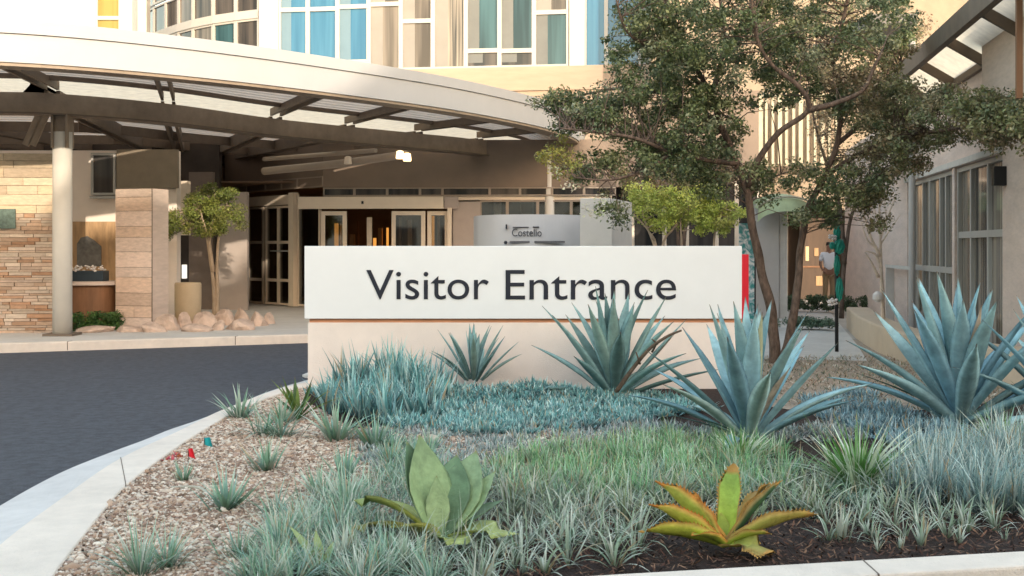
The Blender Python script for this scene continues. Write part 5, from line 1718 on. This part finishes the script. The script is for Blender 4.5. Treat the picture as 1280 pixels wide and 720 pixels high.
# crown clumps sampled in lobes: (px, py, rpx, rpy, depth offset, depth radius, count)
lobes = [
 (905, 35, 120, 85, 0.0, 1.5, 150), (1030, 40, 85, 80, 0, 1.5, 90), (830, 90, 75, 60, 0, 1.2, 60),
 (755, 150, 75, 38, -.2, .9, 62), (695, 122, 32, 12, -.1, .4, 8), (870, 165, 85, 45, 0, 1.2, 70), (820, 205, 75, 32, -.3, .9, 30),
 (725, 208, 36, 20, -.6, .5, 12), (968, 110, 60, 30, .2, 1.0, 28), (1080, 120, 50, 40, .1, 1.0, 34), (905, 215, 45, 30, -.3, .6, 16),
 (1060, 225, 55, 38, .2, .8, 44), (975, 228, 50, 24, .3, .6, 22), (1120, 180, 55, 45, 0, .9, 50), (1185, 150, 50, 36, -.9, .8, 34),
 (1245, 152, 42, 30, -2.5, .6, 40), (1020, 265, 38, 22, .2, .5, 12), (805, 20, 40, 45, -.3, .8, 22), (770, 70, 22, 40, -.4, .5, 7), (1110, 40, 40, 50, .3, 1, 30),
 (768, 262, 26, 14, -1.0, .3, 4), (690, 190, 18, 9, -.7, .3, 4), (1300, 155, 36, 36, -3.6, .5, 34), (1235, 138, 46, 24, -2.4, .5, 30), (1160, 120, 50, 22, -.2, .7, 24), (900, -60, 180, 60, 0, 1.5, 50), (1090, 275, 26, 14, .2, .3, 4)]
cc, rr_, tone = [], [], []
r = np.random.default_rng(4)
for (px, py, rx, ry, dy, dr, cnt) in lobes:
    for _ in range(cnt):
        while True:
            u = r.uniform(-1, 1, 3)
            if (u ** 2).sum() <= 1: break
        p = A_(px + u[0] * rx, py + u[1] * ry, dy + u[2] * dr)
        # leave the window with the slats sparse
        qx, qy = px + u[0] * rx, py + u[1] * ry
        if 920 < qx < 1040 and 140 < qy < 205 and r.uniform() < .78: continue
        if qx > 1150 and qy < 112 + max(0, (qx - 1230) * .25): continue
        cc.append(tuple(p)); rr_.append(r.uniform(.09, .24))
cc, rr_ = np.array(cc), np.array(rr_)
# twigs from limbs to clumps
nd = np.array([tuple(p) for p in nodes])
for c in cc:
    d = np.linalg.norm(nd - c, axis=1) * rng.uniform(.6, 1.4, len(nd)) + np.where(nd[:, 2] > c[2] + .2, .8, 0)
    k = int(d.argmin())
    a, b = Vector(nd[k]), Vector(c)
    if (b - a).length < .12: continue
    mid_ = a.lerp(b, .5) + Vector((random.uniform(-.08, .08), random.uniform(-.08, .08), random.uniform(-.02, .12)))
    L0 = (b - a).length
    tm.tube([a, mid_, b], [0.005 + .006 * min(L0, 1.2), 0.004 + .003 * min(L0, 1.2), 0.002], 5, cap=False)
tm.build("trunk", BARK, tr, smooth=True)
DG = [(0.075, 0.105, 0.040), (0.11, 0.145, 0.055), (0.055, 0.08, 0.035), (0.14, 0.17, 0.065), (0.11, 0.15, 0.08), (0.22, 0.24, 0.11), (0.04, 0.06, 0.028), (0.30, 0.31, 0.20)]
OL = [(0.34, 0.28, 0.18), (0.17, 0.17, 0.07), (0.22, 0.19, 0.09), (0.14, 0.15, 0.07), (0.28, 0.22, 0.13), (0.22, 0.15, 0.10), (0.10, 0.11, 0.06)]
xs = cc[:, 0]
pxs = 640 + cc[:, 0] / cc[:, 1] * FPX
pys = HOR - (cc[:, 2] - EYE) / cc[:, 1] * FPX
right = (pxs > 1050 + r.normal(0, 30, len(pxs))) & (pys > 60)
gold = (pxs < 720) & (pys > 165)  # sunlit leaves at lower left, warm light put into their palette
P1 = leaf_cloud(cc[~right & ~gold], rr_[~right & ~gold], 118, .056, DG, seed=1)
P2 = leaf_cloud(cc[right], rr_[right], 125, .054, OL + DG[3:6], seed=2)
ps = [P1, P2]
if gold.any(): ps.append(leaf_cloud(cc[gold], rr_[gold], 110, .046, [(0.30, 0.27, 0.06), (0.22, 0.24, 0.06), (0.36, 0.30, 0.08)], seed=3))
V, F_, C = cat(ps)
mesh_np("crown", V, F_, LEAFM, tr, C)
# pale drooping blossoms and new growth among the lower leaves
bl_c = np.array([tuple(A_(px, py, dy)) for px, py, dy in [(735, 262, -1.2), (748, 268, -1.2), (752, 250, -1.2), (712, 232, -1.2), (700, 215, -1.2), (1210, 140, -1), (1245, 150, -1), (1262, 135, -1), (1230, 165, -1), (1270, 170, -1)]])
V, F_, C = leaf_cloud(bl_c, np.full(len(bl_c), .13), 34, .045, [(0.5, 0.5, 0.36), (0.6, 0.55, 0.45), (0.3, 0.36, 0.16)], seed=9)
mesh_np("blossoms", V, F_, LEAFM, tr, C)

# ---- small ornamental tree left
def small_tree(name, label, Y, stems, crown, pal, per, size, bark=PBARK, group=None, r0=.05, seed=3):
    b = at(stems[0][0][0], stems[0][0][1], Y)
    t = thing(name, (b.x, Y, max(0, b.z)), label, "tree", group)
    tm = MB()
    nodes = []
    for st in stems:
        s = limb(tm, [at(px, py, Y + (q[0] if q else 0)) for px, py, *q in st], r0, r0 * .35, 8, 5, .015)
        nodes.extend(s[len(s) // 2:])
    rr = np.random.default_rng(seed)
    cc, rad = [], []
    for px, py, rx, ry, dr, cnt, rad_ in crown:
        for _ in range(cnt):
            u = rr.normal(0, 1, 3); u /= np.linalg.norm(u); u *= rr.uniform(.1, 1) ** .5
            cc.append(tuple(at(px + u[0] * rx, py + u[1] * ry, Y + u[2] * dr))); rad.append(rad_ * rr.uniform(.7, 1.3))
    cc, rad = np.array(cc), np.array(rad)
    nd = np.array([tuple(p) for p in nodes])
    for c in cc:
        k = int(np.linalg.norm(nd - c, axis=1).argmin())
        tm.tube([Vector(nd[k]), Vector(nd[k]).lerp(Vector(c), .5) + Vector((0, 0, .03)), Vector(c)], [.012, .008, .004], 4, cap=False)
    tm.build("trunk", bark, t, smooth=True)
    V, F_, C = leaf_cloud(cc, rad, per, size, pal, seed=seed + 1)
    mesh_np("crown", V, F_, LEAFM, t, C)
    return t
YG = [(0.20, 0.23, 0.045), (0.14, 0.18, 0.04), (0.26, 0.27, 0.07), (0.10, 0.14, 0.035), (0.17, 0.18, 0.06)]
small_tree("small_tree", "small round-crowned olive-green tree with a double stem among the boulders", 25.0,
    [[(268, 394), (267, 350), (262, 318), (258, 290), (250, 262)], [(271, 394), (272, 350), (272, 315), (276, 285), (284, 250)], [(267, 340), (262, 300), (270, 262), (268, 236)]],
    [(268, 262, 38, 36, .6, 60, .17), (215, 280, 24, 19, .4, 20, .15), (240, 256, 14, 20, .4, 10, .14)], YG, 150, .055)
LG = [(0.44, 0.50, 0.10), (0.34, 0.41, 0.08), (0.54, 0.56, 0.16), (0.22, 0.27, 0.06), (0.42, 0.40, 0.12)]
small_tree("yellow_green_tree", "bright yellow-green multi-stemmed tree rising behind the sign", 24.5,
    [[(822, 392), (822, 330), (816, 302), (806, 275), (800, 250)], [(826, 392), (828, 310), (842, 285), (858, 262), (870, 240)], [(852, 392), (852, 310), (850, 280), (848, 258)], [(890, 392), (892, 310), (896, 282), (904, 262)], [(818, 392), (820, 312), (812, 290), (790, 265)]],
    [(835, 262, 60, 26, .7, 60, .18), (895, 270, 38, 26, .5, 42, .16), (880, 228, 24, 26, .5, 22, .16), (815, 240, 40, 18, .5, 16, .16)], LG, 130, .06, bark=PBARK, r0=.035, seed=8)
# dark shrub mass above / behind it
small_tree("backing_tree", "darker olive tree with reddish leaves behind the yellow-green tree", 27.5,
    [[(850, 380), (848, 300), (840, 250), (820, 215)], [(852, 380), (856, 290), (870, 240), (900, 205)]],
    [(810, 215, 85, 36, .8, 60, .24), (900, 225, 60, 36, .8, 40, .24)], [(0.09, 0.10, 0.04), (0.13, 0.12, 0.05), (0.15, 0.09, 0.05), (0.07, 0.09, 0.035)], 120, .07, bark=BARK, r0=.06, seed=14)
# second tree beyond, olive brown filling the right
small_tree("rear_tree", "hazy olive-brown tree beyond the oak in front of the side building", 23.0,
    [[(1052, 398), (1055, 330), (1064, 270), (1085, 220), (1100, 170), (1105, 110)], [(1055, 330), (1050, 260), (1035, 210), (1020, 160), (1010, 100)]],
    [(1100, 165, 85, 60, 1.2, 74, .27), (1050, 90, 80, 60, 1.2, 60, .27), (1120, 40, 40, 40, 1, 26, .27), (1000, 20, 90, 60, 1.2, 36, .27)], OL + [(0.26, 0.20, 0.12), (0.24, 0.16, 0.11)], 120, .06, bark=BARK, r0=.05, seed=21)
# pale bare tree
bt = thing("bare_tree", (at(1104, 390, 20).x, 20, 0), "leafless pale branching young tree in front of the pinkish wall", "tree")
tm = MB()
B_ = lambda px, py: at(px, py, 20.0 if py < 399 else 20.0)
for pts, r0 in (([(1104, 431), (1103, 370), (1101, 335), (1100, 300), (1099, 260), (1102, 215)], .045), ([(1101, 335), (1094, 318), (1082, 318 - 4)], .03), ([(1098, 347), (1090, 330), (1081, 315)], .034),
                ([(1100, 320), (1088, 296), (1080, 270), (1073, 262)], .034), ([(1094, 308), (1084, 300), (1076, 276)], .024), ([(1100, 300), (1108, 275), (1118, 250), (1122, 240)], .022),
                ([(1100, 285), (1093, 262), (1091, 240)], .02), ([(1099, 260), (1110, 236), (1120, 215)], .018), ([(1101, 305), (1114, 285), (1126, 268)], .016), ([(1099, 250), (1088, 225), (1084, 205)], .016), ([(1108, 275), (1106, 250), (1110, 225)], .014)):
    limb(tm, [B_(*p) for p in pts], r0, r0 * .3, 7, 4, .0)
tm.build("trunk", mat("pale_birch_bark", (0.70, 0.57, 0.47), 0.85, 0.15, 12), bt, smooth=True)
m = MB(); m.lathe(tuple(at(1097, 371, 19.9)), [(0.03, -0.09), (.085, -.04), (.08, .04), (.03, .09)], 12); m.build("burl", PUFF, bt)

# ---- hedge under the counter, hedge strip at the gate
def hedge(name, label, pts, w, h, pal, n, size):
    P = spline([Vector(p) for p in pts], 8)
    rr = np.random.default_rng(len(label))
    cc = []
    for _ in range(n):
        p = P[rr.integers(0, len(P))]
        cc.append((p[0] + rr.normal(0, w * .4), p[1] + rr.normal(0, w * .4), .10 + rr.uniform(0, h)))
    V, F_, C = leaf_cloud(np.array(cc), np.full(n, .10), 60, size, pal, seed=5)
    V[:, 2] = np.maximum(V[:, 2], .01)
    return tag(mesh_np(name, V, F_, LEAFM, None, C, loc=(P[0][0], P[0][1], 0)), label, "hedge")
hedge("low_hedge", "dark green low hedge at the foot of the wooden counter", [(at(88, 0, 21.9).x, 21.9), (at(115, 0, 22.1).x, 22.1), (at(140, 0, 22.4).x, 22.4), (at(152, 0, 22.8).x, 22.8)], .16, .28, [(0.03, 0.08, 0.02), (0.05, 0.12, 0.03), (0.07, 0.14, 0.03)], 90, .05)
hedge("clipped_hedge", "low dark green clipped hedge across the foot of the gateway", [(at(985, 0, 30).x, 30), (at(1030, 0, 29.5).x, 29.5), (at(1080, 0, 28.6).x, 28.6)], .3, .30, [(0.05, 0.09, 0.04), (0.08, 0.12, 0.06), (0.10, 0.14, 0.08)], 110, .06)
hedge("front_shrubs", "grey-green low shrubs in front of the gateway hedge", [(at(950, 0, 23).x, 23), (at(1010, 0, 23.4).x, 23.4), (at(1036, 0, 23).x, 23)], .3, .12, [(0.09, 0.16, 0.10), (0.14, 0.20, 0.14), (0.18, 0.24, 0.18)], 70, .05)

# ---- teal garlanded post
gpst = thing("garland_post", (at(1046, 440, 18.4).x, 18.4, 0), "thin dark post wound with teal ribbons and white blossoms beside the path", "post")
x0 = at(1046, 440, 18.4).x
m = MB(); m.tube([(x0, 18.4, 0), (x0 - .01, 18.4, at(0, 276, 18.4).z)], 0.028, 10); m.build("pole", BLACK, gpst, smooth=True)
for (px, pa, pb_, w, off) in ((1047, 280, 300, .04, 0), (1050, 298, 318, .065, 1), (1047, 318, 345, .035, 0), (1050, 346, 377, .042, 1), (1041, 302, 312, .03, 2)):
    za, zb = at(0, pb_, 18.3).z, at(0, pa, 18.3).z
    h = zb - za
    cx = at(px, 0, 18.3).x
    m = MB(); m.lathe((cx, 18.33, za), [(w * .25, 0), (w * .75, h * .15), (w, h * .45), (w * .8, h * .8), (w * .2, h)], 12)
    for k in range(7):
        a = k * .9
        m.tube([(cx + w * .8 * math.cos(a), 18.33 + w * .8 * math.sin(a), za + h * .1), (cx + w * 1.1 * math.cos(a + .6), 18.33 + w * 1.1 * math.sin(a + .6), za + h * .5), (cx + w * .8 * math.cos(a + 1.2), 18.33 + w * .8 * math.sin(a + 1.2), za + h * .92)], [.008, .018, .006], 5)
    m.build("ribbon", TEAL, gpst, smooth=True)
rr = random.Random(2)
for (px, py) in ((1041, 296), (1042, 377), (1038, 379)):
    m = MB()
    c = at(px, py, 18.25)
    for k in range(9):
        q = c + Vector((rr.uniform(-.05, .05), rr.uniform(-.03, .03), rr.uniform(-.04, .04)))
        m.lathe(tuple(q), [(.008, -.02), (.025, 0), (.008, .02)], 7)
    m.build("blossom", PUFF, gpst)

# =================================================================== PERSON at the gate
def skinned(name, joints, edges, material, parent, sub=2):
    me = bpy.data.meshes.new(name)
    b = wloc(parent)
    me.from_pydata([tuple(Vector(j[0]) - b) for j in joints], edges, [])
    me.update()
    o = bpy.data.objects.new(name, me)
    COL.objects.link(o); o.parent = parent
    WL[o.name] = b
    md = o.modifiers.new("skin", 'SKIN'); md.use_smooth_shade = True
    sv = me.skin_vertices[0].data if me.skin_vertices else None
    if sv is None:
        me.skin_vertices_new() if hasattr(me, 'skin_vertices_new') else None
        sv = me.skin_vertices[0].data
    for i, j in enumerate(joints):
        rad = j[1] if hasattr(j[1], '__len__') else (j[1], j[1])
        sv[i].radius = rad
        sv[i].use_root = i == 0
    sb = o.modifiers.new("sub", 'SUBSURF'); sb.levels = sb.render_levels = sub
    me.materials.append(material)
    return o
YP = 33.2
pc = at(1036, 0, YP); px0 = pc.x
ps = thing("person", (px0, YP, 0.0), "person in a white shirt and khaki trousers standing by the timber gate", "person")
J = lambda x, y, z: (px0 + x, YP + y, z + .01)
joints = [(J(0, 0, .95), (.13, .10)), (J(0, 0, 1.15), (.125, .09)), (J(0, 0, 1.38), (.15, .095)), (J(0, -.01, 1.50), (.055, .055)), (J(0, -.02, 1.60), (.075, .09)), (J(0, -.02, 1.70), (.07, .085)),
          (J(.18, 0, 1.42), .05), (J(.23, .02, 1.15), .04), (J(.21, -.08, .92), .03), (J(.20, -.10, .84), (.035, .018)),
          (J(-.18, 0, 1.42), .05), (J(-.24, .02, 1.16), .04), (J(-.20, -.10, .98), .03), (J(-.14, -.16, .95), (.035, .018)),
          (J(.09, 0, .88), .085), (J(.10, -.02, .48), .06), (J(.10, .02, .10), .042), (J(.11, -.14, .05), (.045, .03)),
          (J(-.09, 0, .88), .085), (J(-.10, -.03, .48), .06), (J(-.11, .02, .10), .042), (J(-.12, -.14, .05), (.045, .03)),
          ]
ed = [(0, 1), (1, 2), (2, 3), (3, 4), (4, 5), (2, 6), (6, 7), (7, 8), (8, 9), (2, 10), (10, 11), (11, 12), (12, 13), (0, 14), (14, 15), (15, 16), (16, 17), (0, 18), (18, 19), (19, 20), (20, 21)]
# fingers
for hb, hx, sgn in ((9, .20, 1), (13, -.14, -1)):
    base = Vector(joints[hb][0])
    for k in range(5):
        o1 = base + Vector(((k - 2) * .016, -.005 * abs(k - 2), -.035 - .004 * (2 - abs(k - 2))))
        o2 = o1 + Vector((0, -.01, -.035 + (.012 if k in (0, 4) else 0)))
        i0 = len(joints)
        joints += [(tuple(o1), .009), (tuple(o2), .007)]
        ed += [(hb, i0), (i0, i0 + 1)]
skinned("body", joints, ed, SKIN, ps)
skinned("shirt", [(J(0, 0, .93), (.155, .125)), (J(0, 0, 1.15), (.15, .115)), (J(0, 0, 1.37), (.175, .12)), (J(0, -.01, 1.46), (.075, .07)), (J(.18, 0, 1.42), .072), (J(.225, .015, 1.20), .062), (J(-.18, 0, 1.42), .072), (J(-.23, .015, 1.21), .062)],
        [(0, 1), (1, 2), (2, 3), (2, 4), (4, 5), (2, 6), (6, 7)], SHIRT, ps)
skinned("trousers", [(J(0, 0, .94), (.145, .12)), (J(.09, 0, .84), .10), (J(.10, -.02, .48), .078), (J(.10, .02, .11), .06), (J(-.09, 0, .84), .10), (J(-.10, -.03, .48), .078), (J(-.11, .02, .11), .06)],
        [(0, 1), (1, 2), (2, 3), (0, 4), (4, 5), (5, 6)], KHAKI, ps)
skinned("hair", [(J(0, .015, 1.62), (.085, .085)), (J(0, .01, 1.72), (.083, .095)), (J(0, .0, 1.765), (.05, .06))], [(0, 1), (1, 2)], HAIR, ps)
for s_ in (.10, -.11):
    m = MB(); m.box(px0 + s_ - .05, px0 + s_ + .05, YP - .20, YP + .08, .014, .085); m.build("shoe", BLACK, ps, bevel=.03)
for s_ in (-.03, .03):
    m = MB(); m.lathe((px0 + s_, YP - .105, 1.64), [(.004, -.008), (.011, 0), (.004, .008)], 8); m.build("eye", BLACK, ps)
m = MB(); m.tube([(px0, YP - .105, 1.64), (px0, YP - .135, 1.605), (px0, YP - .11, 1.597)], [.008, .014, .006], 6); m.build("nose", SKIN, ps)
